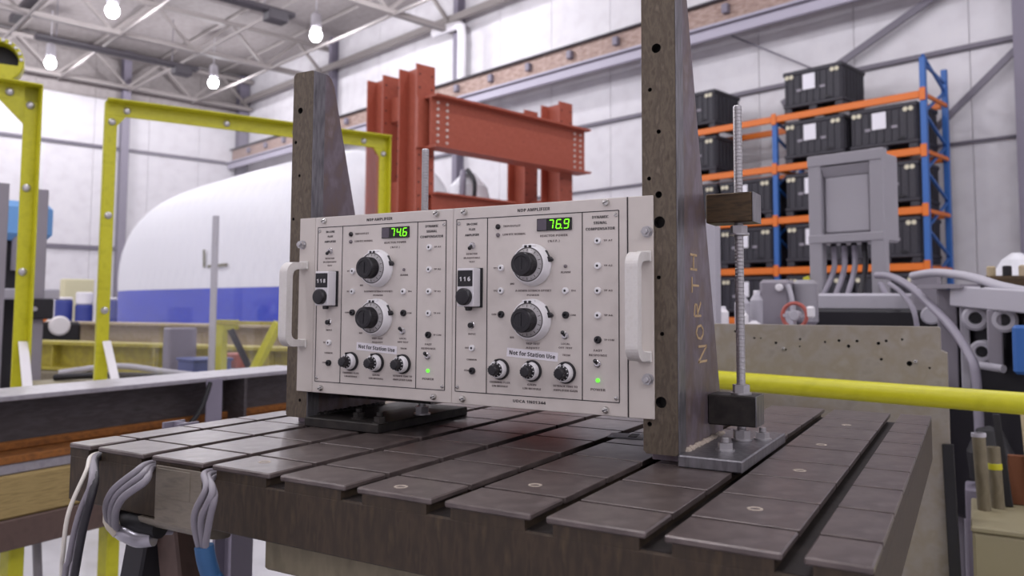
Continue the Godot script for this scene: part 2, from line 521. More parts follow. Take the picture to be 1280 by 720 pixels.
func make_module(x0: float, digits: String, code: String, thumb: String, label: String) -> Node3D:
	var t := thing("amplifier_module", label, "amplifier module", Vector3(x0, PY, 0), 0.0, "amplifier modules side by side in the rack")
	var k := 0.001
	part("front_panel", B.new().box(Vector3(0.107, 0.11125, -0.0015), Vector3(0.2136, 0.2225, 0.003), 0.0006), M["panel paint"], t)
	# the dark engraved border and dividers
	var line := B.new()
	var lw := 0.0009
	for r in [[5, 14, 204.5, 14], [5, 209.3, 204.5, 209.3]]:
		line.box(Vector3((r[0] + r[2]) / 2.0 * k, r[1] * k, 0.0001), Vector3((r[2] - r[0]) * k, lw, 0.0003))
	for x in [5.0, 46.6, 163.5, 204.5]:
		line.box(Vector3(x * k, 111.65 * k, 0.0001), Vector3(lw * 1.15, 0.1953, 0.0003))
	part("border_line", line, M["ink"], t)
	for p in [[16, 217.3], [191, 217.8], [16, 6.2], [190, 6.0]]:
		screw(t, p[0] * k, p[1] * k, 0.0037, 0.0042, "corner_screw")
	for p in [[8.2, 204.6], [201.4, 204.6], [8.2, 18.8], [201.2, 18.4]]:
		screw(t, p[0] * k, p[1] * k, 0.0022, 0.0016)
	# left column
	toggle(t, 0.027, 0.1787, -0.15)
	var bx := part("thumbwheel_box", B.new().box(Vector3(0.02775, 0.1311, 0.0085), Vector3(0.0213, 0.0428, 0.015), 0.0008), M["box grey"], t)
	part("gasket", B.new().box(Vector3(0.0290, 0.1309, 0.0008), Vector3(0.0242, 0.0444, 0.0016), 0.0003), M["rubber"], bx)
	var win := part("number_window", B.new().box(Vector3(0.0276, 0.1411, 0.0160), Vector3(0.0198, 0.0178, 0.0012), 0.0004), M["black plastic"], bx)
	win.set_meta("label", "black window with white numerals")
	for i in 3:
		lettering(thumb[i], Vector3(0.0222 + i * 0.0054, 0.1404, 0.0168), 0.0048, M["white plastic"], bx, "numeral")
	part("thumb_knob", B.new().lathe(Vector3(0.0277, 0.1207, 0.0158), Vector3.BACK, [Vector2(0.0094, 0), Vector2(0.0096, 0.0010), Vector2(0.0095, 0.0052), Vector2(0.0084, 0.0068), Vector2(0.0060, 0.0074), Vector2(0, 0.0076)], 32), M["knob black"], bx)
	part("latch", B.new().box(Vector3(0.0260, 0.1075, 0.0060), Vector3(0.0070, 0.0046, 0.0060), 0.0012), M["black plastic"], bx)
	push_jack(t, 0.0268, 0.0888)
	tip_jack(t, 0.0279, 0.0633, true)
	tip_jack(t, 0.0283, 0.0380, false)
	# centre
	part("indicator_led", B.new().lathe(Vector3.ZERO, Vector3.BACK, [Vector2(0.0030, 0), Vector2(0.0029, 0.0016), Vector2(0.0018, 0.0028), Vector2(0, 0.0032)], 18), M["led dark"], t, Vector3(0.0606, 0.1986, 0))
	part("indicator_led", B.new().lathe(Vector3.ZERO, Vector3.BACK, [Vector2(0.0024, 0), Vector2(0.0023, 0.0014), Vector2(0.0014, 0.0024), Vector2(0, 0.0027)], 18), M["led grey"], t, Vector3(0.0605, 0.1893, 0))
	part("alarm_led", B.new().lathe(Vector3.ZERO, Vector3.BACK, [Vector2(0.0019, 0), Vector2(0.0018, 0.0012), Vector2(0.0010, 0.0020), Vector2(0, 0.0022)], 16), M["led grey"], t, Vector3(0.1440, 0.1530, 0))
	var disp := part("display", B.new().box(Vector3(0.1308, 0.1981, 0.0008), Vector3(0.0416, 0.0134, 0.0018), 0.0004), M["display window"], t)
	part("blank_cell", B.new().box(Vector3(0.1163, 0.1981, 0.0017), Vector3(0.0112, 0.0118, 0.0004)), M["display blank"], disp)
	for i in 3:
		seven_segment(digits[i], Vector3(0.1275 + i * 0.0092, 0.1981, 0.0019), disp, i == 1)
	dial(t, 0.1050, 0.1552)
	dial(t, 0.1050, 0.0958)
	for p in [[65.2, 152.6, 1], [65.2, 127.4, 1], [144.2, 127.1, 1], [65.5, 101.4, 0], [144.7, 101.6, 0]]:
		tip_jack(t, p[0] * k, p[1] * k, p[2] == 1)
	toggle(t, 0.1437, 0.0800, 0.18)
	for x in [0.0647, 0.1046, 0.1448]:
		small_knob(t, x, 0.0415)
	var st := part("sticker", B.new().box(Vector3.ZERO, Vector3(0.0625, 0.0096, 0.0003)), M["sticker"], t, Vector3(0.1040, 0.0588, 0.0003))
	st.rotation.z = -0.055
	st.set_meta("label", "white paper sticker")
	lettering("Not for Station Use", Vector3(0, 0, 0.0003), 0.0046, M["ink"], st, "lettering", 0.056)
	# right column
	for y in [178.6, 152.7, 127.0, 101.7]:
		tip_jack(t, 0.1814, y * k, true)
	tip_jack(t, 0.1813, 0.0766, false)
	toggle(t, 0.1807, 0.0520, 0.15)
	part("power_led", B.new().lathe(Vector3.ZERO, Vector3.BACK, [Vector2(0.0021, 0), Vector2(0.0021, 0.0012), Vector2(0.0013, 0.0022), Vector2(0, 0.0025)], 18), M["power led"], t, Vector3(0.1810, 0.0352, 0))
	# print
	for w in [["NDP AMPLIFIER", 105.2, 215.4, 3.4, 40.0], ["DYNAMIC", 184, 203.4, 2.9, 18.5], ["SIGNAL", 184, 197.4, 2.9, 15.0], ["COMPENSATOR", 184, 191.2, 2.9, 33.0], ["IN-CORE", 26, 203.2, 2.5, 14.5], ["FLUX", 26, 197.2, 2.5, 8.5], ["AMPLIFIER", 26, 190.8, 2.5, 19.0]]:
		lettering(w[0], Vector3(w[1] * k, w[2] * k, 0.0002), w[3] * k, M["ink"], t, "lettering", w[4] * k)
	for w in [["DETECTOR", 26, 169.3, 2.0, 15.0], ["IN ADJUSTABLE", 26, 164.8, 2.0, 22.0], ["TEST", 26, 160.3, 2.0, 8.0], ["TRIP/OUTLET", 78, 198.8, 2.3, 22.0], ["LOW RTC NORMAL", 81, 189.6, 2.3, 29.0],
			["REACTOR POWER", 130, 186.2, 2.4, 33.0], ["( % F.P. )", 130, 180.4, 2.4, 14.0], ["TP1", 57.5, 152.6, 1.9, 5.0], ["TP2", 57.5, 127.4, 1.9, 5.0], ["TP4", 153, 127.2, 1.9, 5.5], ["COM", 56, 101.4, 1.9, 6.0], ["COM", 153, 101.6, 1.9, 6.0],
			["ALARM", 144.2, 146.8, 2.2, 11.5], ["MAX", 79, 135.0, 2.0, 5.0], ["A-DOWN SETBACK OFFSET", 105, 127.4, 2.2, 44.0], ["POWER", 105, 122.6, 2.0, 15.0], ["MAX", 79, 76.5, 2.0, 5.0], ["TRIP TEST", 105, 70.4, 2.1, 17.0], ["ADJUST", 105, 65.9, 2.0, 17.0],
			["LOCAL", 144, 71.4, 2.0, 10.0], ["OFF TEST", 144, 67.2, 2.0, 16.0], ["CHANNEL FLUX", 64, 27.2, 2.1, 26.0], ["LIN MODULE", 64, 23.0, 2.1, 20.0], ["GAIN", 104, 26.6, 2.1, 11.0], ["LIN MODULE", 104, 22.4, 2.1, 22.0], ["SETBACK TIME TO", 144, 27.2, 2.1, 28.0], ["AMPLIFIER GAIN", 144, 22.8, 2.1, 28.0], ["TRIM", 145, 59.6, 2.0, 9.0],
			["FAST", 181, 65.6, 2.2, 9.5], ["RESPONSE", 181, 60.8, 2.2, 20.0], ["POWER", 181, 25.8, 2.4, 16.5], ["TP A1", 192.5, 178.8, 1.9, 9.5], ["TP A2", 192.5, 152.9, 1.9, 9.5], ["TP A3", 192.5, 127.2, 1.9, 9.5], ["TP A4", 192.5, 101.9, 1.9, 9.5], ["TP COM", 193.5, 76.8, 1.9, 11.0],
			["INPUT", 27, 79.0, 2.0, 10.0], ["OUT", 20.5, 63.4, 1.9, 5.5], ["COMMON", 27, 50.4, 2.0, 13.0], ["COM", 20.0, 38.2, 1.9, 6.0]]:
		lettering(w[0], Vector3(w[1] * k, w[2] * k, 0.0002), w[3] * k, M["faint ink"], t, "lettering", w[4] * k)
	if code:
		lettering(code, Vector3(0.1005, 0.0082, 0.0002), 0.0030, M["ink"], t, "lettering", 0.0400)
	return t

func build_rack() -> void:
	var t := thing("rack_frame", "beige nineteen-inch rack frame with two pale bow handles, bolted across the two steel brackets", "rack frame", Vector3(0, PY, 0))
	for s in 2:
		var ear := B.new()
		var x := 0.01365 if s == 0 else 0.46895
		ear.box(Vector3(x, 0.11125, -0.0015), Vector3(0.0269, 0.2225, 0.003), 0.0006)
		part("mounting_ear", ear, M["ear paint"], t)
		var hx := 0.0098 if s == 0 else 0.4733
		var hb := B.new()
		var path := []
		for k in 9:
			var a := PI / 2 * k / 8.0
			path.append(Vector2(0.0215 + 0.0150 * sin(a), 0.0695 - 0.0150 * cos(a) + 0.0035))
		var inner := []
		for k in 9:
			var a := PI / 2 * k / 8.0
			inner.append(Vector2(0.0180 + 0.0085 * sin(a), 0.0735 - 0.0085 * cos(a) + 0.0020))
		var poly := [Vector2(0.0, 0.0580)]
		poly.append_array(path)
		for k in 9:
			poly.append(Vector2(path[8 - k].x, 0.2225 - path[8 - k].y))
		poly.append(Vector2(0.0, 0.1645))
		poly.append(Vector2(0.0, 0.1575))
		for k in 9:
			poly.append(Vector2(inner[k].x, 0.2225 - inner[k].y))
		for k in 9:
			poly.append(inner[8 - k])
		poly.append(Vector2(0.0, 0.0650))
		hb.t = Transform3D(Basis(Vector3(0, 0, 1), Vector3(0, 1, 0), Vector3(-1, 0, 0)), Vector3(hx, 0, 0))
		hb.prism(poly, -0.0066, 0.0066)
		var handle := part("bow_handle", hb, M["handle cast"], t)
		part("handle_foot", B.new().box(Vector3(hx, 0.0612, 0.0014), Vector3(0.0150, 0.0110, 0.0028), 0.0008).box(Vector3(hx, 0.1612, 0.0014), Vector3(0.0150, 0.0110, 0.0028), 0.0008), M["handle cast"], handle)
		for y in ([0.1858, 0.0392] if s == 1 else [0.1880]):
			var bo := B.new()
			bo.t = Transform3D(Basis.IDENTITY, Vector3(0.4766 if s == 1 else 0.0062, y, 0))
			bo.cyl(Vector3.ZERO, Vector3(0, 0, 0.0014), 0.0058, 20)
			bo.prism(hexagon(0.0052), 0.0014, 0.0062)
			bo.cyl(Vector3(0, 0, 0.0062), Vector3(0, 0, 0.0092), 0.0030, 14, 0.0006)
			part("ear_bolt", bo, M["zinc"], t)
	var ch := B.new()
	ch.box(Vector3(0.2422, 0.1070, -0.1120), Vector3(0.4480, 0.2100, 0.2160), 0.002)
	part("chassis", ch, M["chassis"], t)
	part("ear_seam", B.new().box(Vector3(0.4554, 0.11125, -0.0006), Vector3(0.0012, 0.2220, 0.0022)), M["ink"], t)
	part("top_rail", B.new().box(Vector3(0.2413, 0.2145, -0.0100), Vector3(0.4200, 0.0060, 0.0120), 0.001), M["chassis"], t)
	for p in [[0.315, 0.030], [0.362, 0.022], [0.405, 0.026]]:
		part("rear_connector", B.new().box(Vector3(p[0], 0.2240, -0.1900), Vector3(p[1], 0.0240, 0.0300), 0.002), M["paper"], t)

# ------------------------------------------------------------------ the slotted table
func build_table() -> void:
	var t := thing("slotted_table", "heavy dark steel test table with a grid of machined pads and open slots", "table", Vector3(0, 0, 0))
	var xl := -0.1154
	var xr := 0.7012
	var zf := 0.2250
	var zb := -0.5400
	var xs := []
	for k in 9:
		xs.append(-0.0700 + 0.0906 * k)
	var zs := []
	for k in 8:
		zs.append(0.1680 - 0.0865 * k)
	# body: a slab and the ribs between the undercut slots
	var y0 := TY - 0.0620
	var y1 := TY - 0.0130
	part("slab", B.new().box(Vector3((xl + xr) / 2, (y0 + y1) / 2, (zf + zb) / 2), Vector3(xr - xl, y1 - y0, zf - zb), 0.0015), M["table side"], t)
	var half := 0.0118
	for k in 10:
		var a: float = xl if k == 0 else xs[k - 1] + half
		var b: float = xr if k == 9 else xs[k] - half
		part("slot_rib", B.new().box(Vector3((a + b) / 2, (y1 + TY - 0.0042) / 2 - 0.0005, (zf + zb) / 2), Vector3(b - a, TY - 0.0042 - y1 + 0.001, zf - zb - 0.0006)), M["table side"], t)
	for k in 9:
		part("slot_floor", B.new().box(Vector3(xs[k], y1 + 0.0003, (zf + zb) / 2), Vector3(half * 2.0, 0.0006, zf - zb - 0.004)), M["slot"], t)
	# pads
	var gap := 0.0066
	var groove := 0.0021
	var shared := {}
	for i in 10:
		var a: float = xl if i == 0 else xs[i - 1] + gap
		var b: float = xr if i == 9 else xs[i] - gap
		for j in 9:
			var c: float = zf + 0.0012 if j == 0 else zs[j - 1] - groove
			var d: float = zb if j == 8 else zs[j] + groove
			var key := "%.4f %.4f %s" % [b - a, c - d, j == 0]
			if not shared.has(key):
				shared[key] = B.new().box(Vector3.ZERO, Vector3(b - a, 0.0052, c - d), 0.0012 if j == 0 else 0.0005).mesh()
			part("table_pad", shared[key], M["table top"], t, Vector3((a + b) / 2, TY - 0.0026, (c + d) / 2))
	for p in [[0.6077, 0.1226], [0.6103, -0.0451], [0.6050, -0.2050], [0.4250, 0.1400], [0.1500, 0.1900], [0.3300, 0.2050], [0.6090, -0.3800]]:
		part("hole_plug", B.new().lathe(Vector3(p[0], TY - 0.0003, p[1]), Vector3.UP, [Vector2(0.0062, 0), Vector2(0.0060, 0.0006), Vector2(0.0042, 0.0007), Vector2(0.0036, 0.0002), Vector2(0, 0.0002)], 18), M["weld"], t)
	# underframe
	part("under_beam", B.new().box(Vector3(0.395, 0.8275, 0.180), Vector3(0.455, 0.0340, 0.050), 0.003), M["khaki steel"], t)
	part("under_beam", B.new().box(Vector3(0.395, 0.8275, -0.430), Vector3(0.455, 0.0340, 0.050), 0.003), M["khaki steel"], t)
	part("pedestal", B.new().box(Vector3(0.41, 0.405, -0.14), Vector3(0.30, 0.81, 0.42), 0.01), M["machine dark"], t)

func build_brackets() -> void:
	for s in 2:
		var x0 := 0.4700 if s == 0 else -0.0200
		var top := 0.4450 if s == 0 else 0.4185
		var t := thing("steel_bracket", ("rusty brown gusseted steel bracket with NORTH chalked on its side, right of the rack" if s == 0 else "brown and grey gusseted steel bracket with a rounded top, left of the rack"), "bracket", Vector3(x0, PY, 0), 0.0, "upright steel brackets holding the rack")
		# face bar with its drilled holes
		var bar := CSGCombiner3D.new()
		bar.name = "face_bar"
		t.add_child(bar)
		var body := CSGPolygon3D.new()
		body.polygon = PackedVector2Array([Vector2(0.0, -0.0310), Vector2(0.003, -0.0340), Vector2(0.0335, -0.0340), Vector2(0.0355, -0.0320), Vector2(0.0355, top - 0.0015), Vector2(0.034, top), Vector2(0.004, top), Vector2(0.0, top - 0.004)])
		body.depth = 0.0215
		body.position = Vector3(0, 0, -0.0030)
		body.material = M["bracket face"]
		bar.add_child(body)
		body.name = "bar_body"
		var holes := [[0.016, 0.373, 7.0], [0.009, 0.331, 3.0], [0.018, 0.287, 3.2], [0.0175, 0.223, 5.0], [0.018, 0.1952, 8.5], [0.020, 0.084, 3.0], [0.0185, 0.017, 8.0], [0.0065, -0.005, 3.5], [0.0075, 0.240, 3.0], [0.017, 0.140, 3.0]]
		if s == 1:
			holes = [[0.013, 0.367, 6.0], [0.006, 0.325, 3.2], [0.014, 0.280, 3.0], [0.005, 0.2230, 3.0], [0.022, 0.1897, 4.0], [0.024, -0.012, 3.0]]
		for h in holes:
			var c := CSGCylinder3D.new()
			c.operation = CSGShape3D.OPERATION_SUBTRACTION
			c.radius = h[2] * 0.0007
			c.height = 0.030
			c.sides = 20
			c.rotation.x = PI / 2
			c.position = Vector3(h[0], h[1], 0.001)
			c.material = M["dark plate"]
			bar.add_child(c)
			c.name = "drilled_hole"
		# the tapering web behind it
		var web := B.new()
		web.t = Transform3D(Basis(Vector3(0, 0, -1), Vector3(0, 1, 0), Vector3(1, 0, 0)), Vector3.ZERO)
		var r0 := 0.0240
		web.prism([Vector2(r0, -0.0430), Vector2(0.1620, -0.0430), Vector2(0.1600, -0.0250), Vector2(0.0420, top - 0.014), Vector2(0.0360, top - 0.004), Vector2(0.0280, top), Vector2(r0, top)], 0.0015, 0.0362)
		part("gusset_web", web, M["bracket web"], t)
		var strip := B.new()
		strip.box(Vector3(0.0361, (top - 0.0435) / 2, -0.0140), Vector3(0.0012, top + 0.0425, 0.0215), 0.0004)
		part("edge_strip", strip, M["bright steel"], t)
		var px := 0.0980 if s == 0 else 0.1560
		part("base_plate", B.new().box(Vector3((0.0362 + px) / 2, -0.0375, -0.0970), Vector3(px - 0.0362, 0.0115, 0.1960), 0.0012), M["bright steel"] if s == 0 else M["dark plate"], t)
		var bead := B.new()
		for k in 14:
			var z := -0.0260 - k * 0.0096
			bead.lathe(Vector3(0.0375, -0.0322, z), Vector3(0, 0, -1), [Vector2(0, -0.006), Vector2(0.0034, -0.003), Vector2(0.0042 + 0.0007 * sin(k * 2.3), 0.001), Vector2(0.0030, 0.0052), Vector2(0, 0.0070)], 8)
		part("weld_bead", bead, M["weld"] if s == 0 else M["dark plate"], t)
		if s == 0:
			north(t)
		# hold-down bolt in the base plate
		for p in ([[0.0690, -0.0480], [0.0860, -0.1350]] if s == 0 else [[0.1040, 0.0250 - 0.05], [0.1500, -0.0100]]):
			var bo := B.new()
			bo.t = Transform3D(Basis(Vector3.RIGHT, Vector3.FORWARD, Vector3.UP), Vector3(p[0], -0.0318, p[1]))
			bo.cyl(Vector3.ZERO, Vector3(0, 0, 0.0016), 0.0095, 24)
			bo.prism(hexagon(0.0074), 0.0016, 0.0078)
			bo.cyl(Vector3(0, 0, 0.0078), Vector3(0, 0, 0.0130), 0.0040, 14, 0.0006)
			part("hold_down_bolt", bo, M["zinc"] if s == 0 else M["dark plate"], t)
		# threaded tie rod with its two clamp blocks
		var rx := 0.0680 if s == 0 else 0.1500
		var rz := -0.1180 if s == 0 else -0.0960
		var rtop := 0.3330 if s == 0 else 0.3190
		var rod := thing("threaded_rod", ("zinc threaded rod standing behind the chalked bracket, with nuts above and below its blocks" if s == 0 else "zinc threaded rod behind the left part of the rack, its tip above the panel"), "threaded rod", Vector3(x0 + rx, PY, rz), 0.0, "threaded tie rods behind the rack")
		part("rod", B.new().cyl(Vector3(0, -0.0317, 0), Vector3(0, rtop, 0), 0.0046, 18, 0.0012), M["zinc"], rod)
		var th := B.new()
		for k in 90:
			var y := -0.028 + k * (rtop + 0.026) / 90.0
			th.lathe(Vector3(0, y, 0), Vector3.UP, [Vector2(0.0045, 0), Vector2(0.0051, 0.0007), Vector2(0.0045, 0.0014)], 10)
		part("thread", th, M["zinc"], rod)
		for y in [-0.0315, 0.0170, 0.1890]:
			var nut := B.new()
			nut.t = Transform3D(Basis(Vector3.RIGHT, Vector3.FORWARD, Vector3.UP), Vector3(0, y, 0))
			nut.cyl(Vector3.ZERO, Vector3(0, 0, 0.0020), 0.0110, 24)
			nut.prism(hexagon(0.0092), 0.0020, 0.0105)
			part("nut", nut, M["zinc"], rod)
		for y in [0.0010, 0.2180]:
			var bl := B.new()
			var wide := 0.0420 if y < 0.1 else 0.0500
			var lx := x0 + 0.0366
			var hx := x0 + 0.0870 if s == 0 else lx + 0.14
			var zc := rz
			bl.box(Vector3((lx + hx) / 2, PY + y, zc), Vector3(hx - lx, 0.0320, 0.0360), 0.0012)
			var names := ["lower steel clamp block on the rod by the chalked bracket, dark with a bright end", "upper steel clamp block on the rod by the chalked bracket, brown with a bright end"] if s == 0 else ["lower steel clamp block on the rod behind the left half of the rack", "upper steel clamp block on the rod behind the left half of the rack"]
			var cb := single("clamp_block", bl, M["brown steel"] if y > 0.1 else M["dark plate"], names[1 if y > 0.1 else 0], "clamp block", Vector3.ZERO, 0.0, "clamp blocks on the threaded rods")
			part("block_end", B.new().box(Vector3(hx + 0.0003, PY + y, zc), Vector3(0.0012, 0.0322, 0.0362), 0.0003), M["bright steel"], cb)

func north(t: Node3D) -> void:
	var strokes := {
		"N": [[0, 0, 0, 1], [0, 1, 0.75, 0], [0.75, 0, 0.75, 1]],
		"O": [[0.2, 0, 0, 0.3], [0, 0.3, 0.05, 0.75], [0.05, 0.75, 0.3, 1], [0.3, 1, 0.6, 0.8], [0.6, 0.8, 0.65, 0.3], [0.65, 0.3, 0.45, 0], [0.45, 0, 0.2, 0]],
		"R": [[0, 0, 0, 1], [0, 1, 0.55, 0.9], [0.55, 0.9, 0.55, 0.6], [0.55, 0.6, 0, 0.5], [0.1, 0.5, 0.65, 0]],
		"T": [[0.35, 0, 0.35, 1], [0, 1, 0.75, 1]],
		"H": [[0, 0, 0, 1], [0.7, 0, 0.7, 1], [0, 0.5, 0.7, 0.5]]}
	var y := 0.0530
	var k := 0
	for ch in "NORTH":
		var b := B.new()
		var high := [0.0300, 0.0240, 0.0230, 0.0230, 0.0220][k] as float
		var base := [-0.0990, -0.0860, -0.0790, -0.0720, -0.0660][k] as float
		for q in strokes[ch]:
			var a := Vector3(0.0365, y + q[0] * 0.0215, base + q[1] * high)
			var c := Vector3(0.0365, y + q[2] * 0.0215, base + q[3] * high)
			b.bar(a, c, 0.0024, 0.0006, Vector3.RIGHT.cross(c - a))
		part("lettering", b, M["chalk"], t)
		y += 0.0242
		k += 1

# ------------------------------------------------------------------ cables and tape on the table's left end
func build_cables() -> void:
	var c := [
		["white cable drooping from the table's outermost left slot", 0.0022, "cable white", [Vector3(-0.0740, 0.8965, 0.200), Vector3(-0.0700, 0.8975, 0.228), Vector3(-0.0290, 0.8905, 0.260), Vector3(-0.0231, 0.8552, 0.280), Vector3(-0.0296, 0.8156, 0.280), Vector3(-0.0473, 0.7708, 0.270), Vector3(-0.06, 0.55, 0.26), Vector3(-0.08, 0.004, 0.26)]],
		["grey cable hanging just behind the white cable at the table's left end", 0.0030, "cable grey", [Vector3(-0.0710, 0.8958, 0.200), Vector3(-0.0660, 0.8965, 0.228), Vector3(-0.0080, 0.8878, 0.265), Vector3(-0.0069, 0.8535, 0.280), Vector3(-0.0197, 0.8094, 0.280), Vector3(-0.0254, 0.7778, 0.280), Vector3(-0.05, 0.55, 0.27), Vector3(-0.06, 0.005, 0.27)]],
		["second grey cable of the left bundle, between the first grey and the black cable", 0.0034, "cable grey", [Vector3(-0.0676, 0.8952, 0.200), Vector3(-0.0640, 0.8962, 0.228), Vector3(-0.0030, 0.8868, 0.270), Vector3(-0.0047, 0.8566, 0.275), Vector3(-0.0079, 0.8113, 0.280), Vector3(-0.0123, 0.7801, 0.280), Vector3(-0.03, 0.55, 0.27), Vector3(-0.04, 0.005, 0.25)]],
		["black cable, thickest of the bundle from the outermost left slot", 0.0040, "cable dark", [Vector3(-0.0662, 0.8953, 0.200), Vector3(-0.0620, 0.8950, 0.228), Vector3(0.0012, 0.8834, 0.270), Vector3(0.0016, 0.8433, 0.280), Vector3(-0.0094, 0.7958, 0.280), Vector3(-0.0143, 0.7721, 0.280), Vector3(-0.02, 0.55, 0.27), Vector3(-0.02, 0.005, 0.27)]],
		["grey cable arching under the table from the second slot, outermost of its three", 0.0036, "cable grey", [Vector3(0.0182, 0.8956, 0.200), Vector3(0.0230, 0.8975, 0.228), Vector3(0.0533, 0.8991, 0.262), Vector3(0.0297, 0.8790, 0.270), Vector3(-0.0081, 0.8507, 0.250), Vector3(-0.0350, 0.8279, 0.220), Vector3(-0.03, 0.812, 0.17)]],
		["grey cable arching under the table from the second slot, middle of its three", 0.0034, "cable grey", [Vector3(0.0192, 0.8944, 0.200), Vector3(0.0270, 0.8950, 0.228), Vector3(0.0667, 0.8978, 0.265), Vector3(0.0374, 0.8762, 0.270), Vector3(0.0000, 0.8478, 0.250), Vector3(-0.0300, 0.8254, 0.220), Vector3(-0.02, 0.812, 0.17)]],
		["grey cable arching under the table from the second slot, innermost beside the taped corner", 0.0036, "cable grey", [Vector3(0.0220, 0.8930, 0.200), Vector3(0.0290, 0.8935, 0.228), Vector3(0.0799, 0.8952, 0.270), Vector3(0.0523, 0.8760, 0.275), Vector3(0.0066, 0.8463, 0.250), Vector3(-0.0240, 0.8235, 0.220), Vector3(-0.01, 0.812, 0.17)]],
		["grey cable falling into the blue sleeve, left strand of three", 0.0032, "cable grey", [Vector3(0.1070, 0.8950, 0.200), Vector3(0.1130, 0.8990, 0.230), Vector3(0.1582, 0.8966, 0.265), Vector3(0.1497, 0.8724, 0.270), Vector3(0.1470, 0.8449, 0.262), Vector3(0.1500, 0.8250, 0.256)]],
		["grey cable falling into the blue sleeve, middle strand of three", 0.0032, "cable grey", [Vector3(0.1090, 0.8936, 0.200), Vector3(0.1180, 0.8970, 0.230), Vector3(0.1728, 0.8965, 0.270), Vector3(0.1594, 0.8716, 0.270), Vector3(0.1530, 0.8463, 0.262), Vector3(0.1520, 0.8250, 0.256)]],
		["grey cable falling into the blue sleeve, right strand of three", 0.0030, "cable grey", [Vector3(0.1130, 0.8930, 0.200), Vector3(0.1220, 0.8940, 0.230), Vector3(0.1730, 0.8928, 0.268), Vector3(0.1698, 0.8717, 0.270), Vector3(0.1560, 0.8434, 0.262), Vector3(0.1540, 0.8250, 0.256)]]]
	for q in c:
		single("cable", B.new().tube(q[3], q[1], 10, 6), M[q[2]], q[0], "cable", Vector3.ZERO, 0.0, "cables leaving the table slots")
	var sl := B.new().tube([Vector3(0.1515, 0.8440, 0.2600), Vector3(0.1527, 0.8313, 0.2580), Vector3(0.1537, 0.8122, 0.2520), Vector3(0.1588, 0.7879, 0.2500), Vector3(0.17, 0.55, 0.25), Vector3(0.18, 0.012, 0.25)], 0.0085, 14, 6)
	single("cable_sleeve", sl, M["sleeve blue"], "blue sleeve gathering the grey cables below the table edge", "cable sleeve")
	# grey tape folded over the front edge and under the slab
	var tp := thing("tape_patch", "wide grey tape stuck over the table's front edge between two cable bundles", "tape", Vector3.ZERO)
	part("front_strip", B.new().box(Vector3(0.0705, 0.8705, 0.2266), Vector3(0.0690, 0.0560, 0.0014), 0.0004), M["tape grey"], tp)
	part("second_layer", B.new().box(Vector3(0.0640, 0.8820, 0.2276), Vector3(0.0500, 0.0280, 0.0008), 0.0003), M["tape grey"], tp)
	var fold := B.new()
	var poly := []
	for k in 9:
		var a := PI * k / 8.0
		poly.append(Vector2(0.2272 - 0.035 + 0.035 * cos(a * 0.5), 0.8440 - 0.016 * sin(a * 0.5)))
	poly.append(Vector2(0.1900, 0.8290))
	poly.append(Vector2(0.1900, 0.8440))
	fold.t = Transform3D(Basis(Vector3(0, 0, 1), Vector3(0, 1, 0), Vector3(-1, 0, 0)), Vector3.ZERO)
	fold.prism(poly, -0.1050, -0.0100)
	part("folded_end", fold, M["tape grey"], tp)
	var pad := thing("wrapped_bundle", "black and silver foil wrapping under the table corner, tied with white tape", "foil wrap", Vector3.ZERO)
	part("black_wrap", B.new().tube([Vector3(-0.040, 0.8300, 0.205), Vector3(-0.010, 0.8330, 0.215), Vector3(0.024, 0.8310, 0.210)], 0.0120, 14, 5), M["rubber"], pad)
	part("foil", B.new().tube([Vector3(-0.030, 0.8200, 0.217), Vector3(-0.012, 0.8215, 0.223), Vector3(0.004, 0.8180, 0.220), Vector3(0.018, 0.8200, 0.214)], 0.0085, 12, 5), M["foil"], pad)
	part("white_tape", B.new().tube([Vector3(-0.048, 0.8470, 0.215), Vector3(-0.036, 0.8340, 0.226), Vector3(-0.026, 0.8220, 0.222)], 0.0080, 8, 3), M["tape white"], pad)
	part("tape_tab", B.new().bar(Vector3(-0.060, 0.8560, 0.212), Vector3(-0.046, 0.8320, 0.220), 0.0090, 0.0020, Vector3.RIGHT, 0.0006), M["tape white"], pad)
	var sheet := single("paper_scrap", B.new().box(Vector3.ZERO, Vector3(0.075, 0.0015, 0.028), 0.0004), M["paper"], "small white paper scrap lying on the table behind the rack", "paper", Vector3(0.4130, TY + 0.0008, -0.1450), 0.2)
	part("dark_stripe", B.new().box(Vector3(-0.008, 0.0009, 0), Vector3(0.010, 0.0006, 0.027)), M["rubber"], sheet)
	var lg := thing("splayed_leg", "dark brown splayed leg under the table's left end, the one leaning left", "table leg", Vector3.ZERO, 0.0, "splayed legs under the table corner")
	part("leg", B.new().bar(Vector3(-0.150, 0.815, 0.090), Vector3(-0.300, 0.0, 0.120), 0.040, 0.034, Vector3.RIGHT, 0.003), M["machine dark"], lg)
	part("foot_plate", B.new().box(Vector3(-0.300, 0.006, 0.120), Vector3(0.10, 0.012, 0.10), 0.002), M["brown paint"], lg)
	var lg2 := thing("splayed_leg", "brown splayed leg under the table's left end, the one leaning right", "table leg", Vector3.ZERO, 0.0, "splayed legs under the table corner")
	part("leg", B.new().bar(Vector3(-0.135, 0.815, 0.075), Vector3(0.060, 0.0, 0.090), 0.040, 0.034, Vector3.RIGHT, 0.003), M["brown paint"], lg2)
	part("foot_plate", B.new().box(Vector3(0.060, 0.006, 0.090), Vector3(0.10, 0.012, 0.10), 0.002), M["brown paint"], lg2)
	single("support_post", B.new().hbeam(Vector3(-0.520, 0, -0.230), Vector3(-0.520, 0.842, -0.230), Vector3.RIGHT, 0.045, 0.045, 0.006, 0.005), M["column grey"], "slim grey steel post under the table, farther of two", "post", Vector3.ZERO, 0.0, "grey posts under the table")
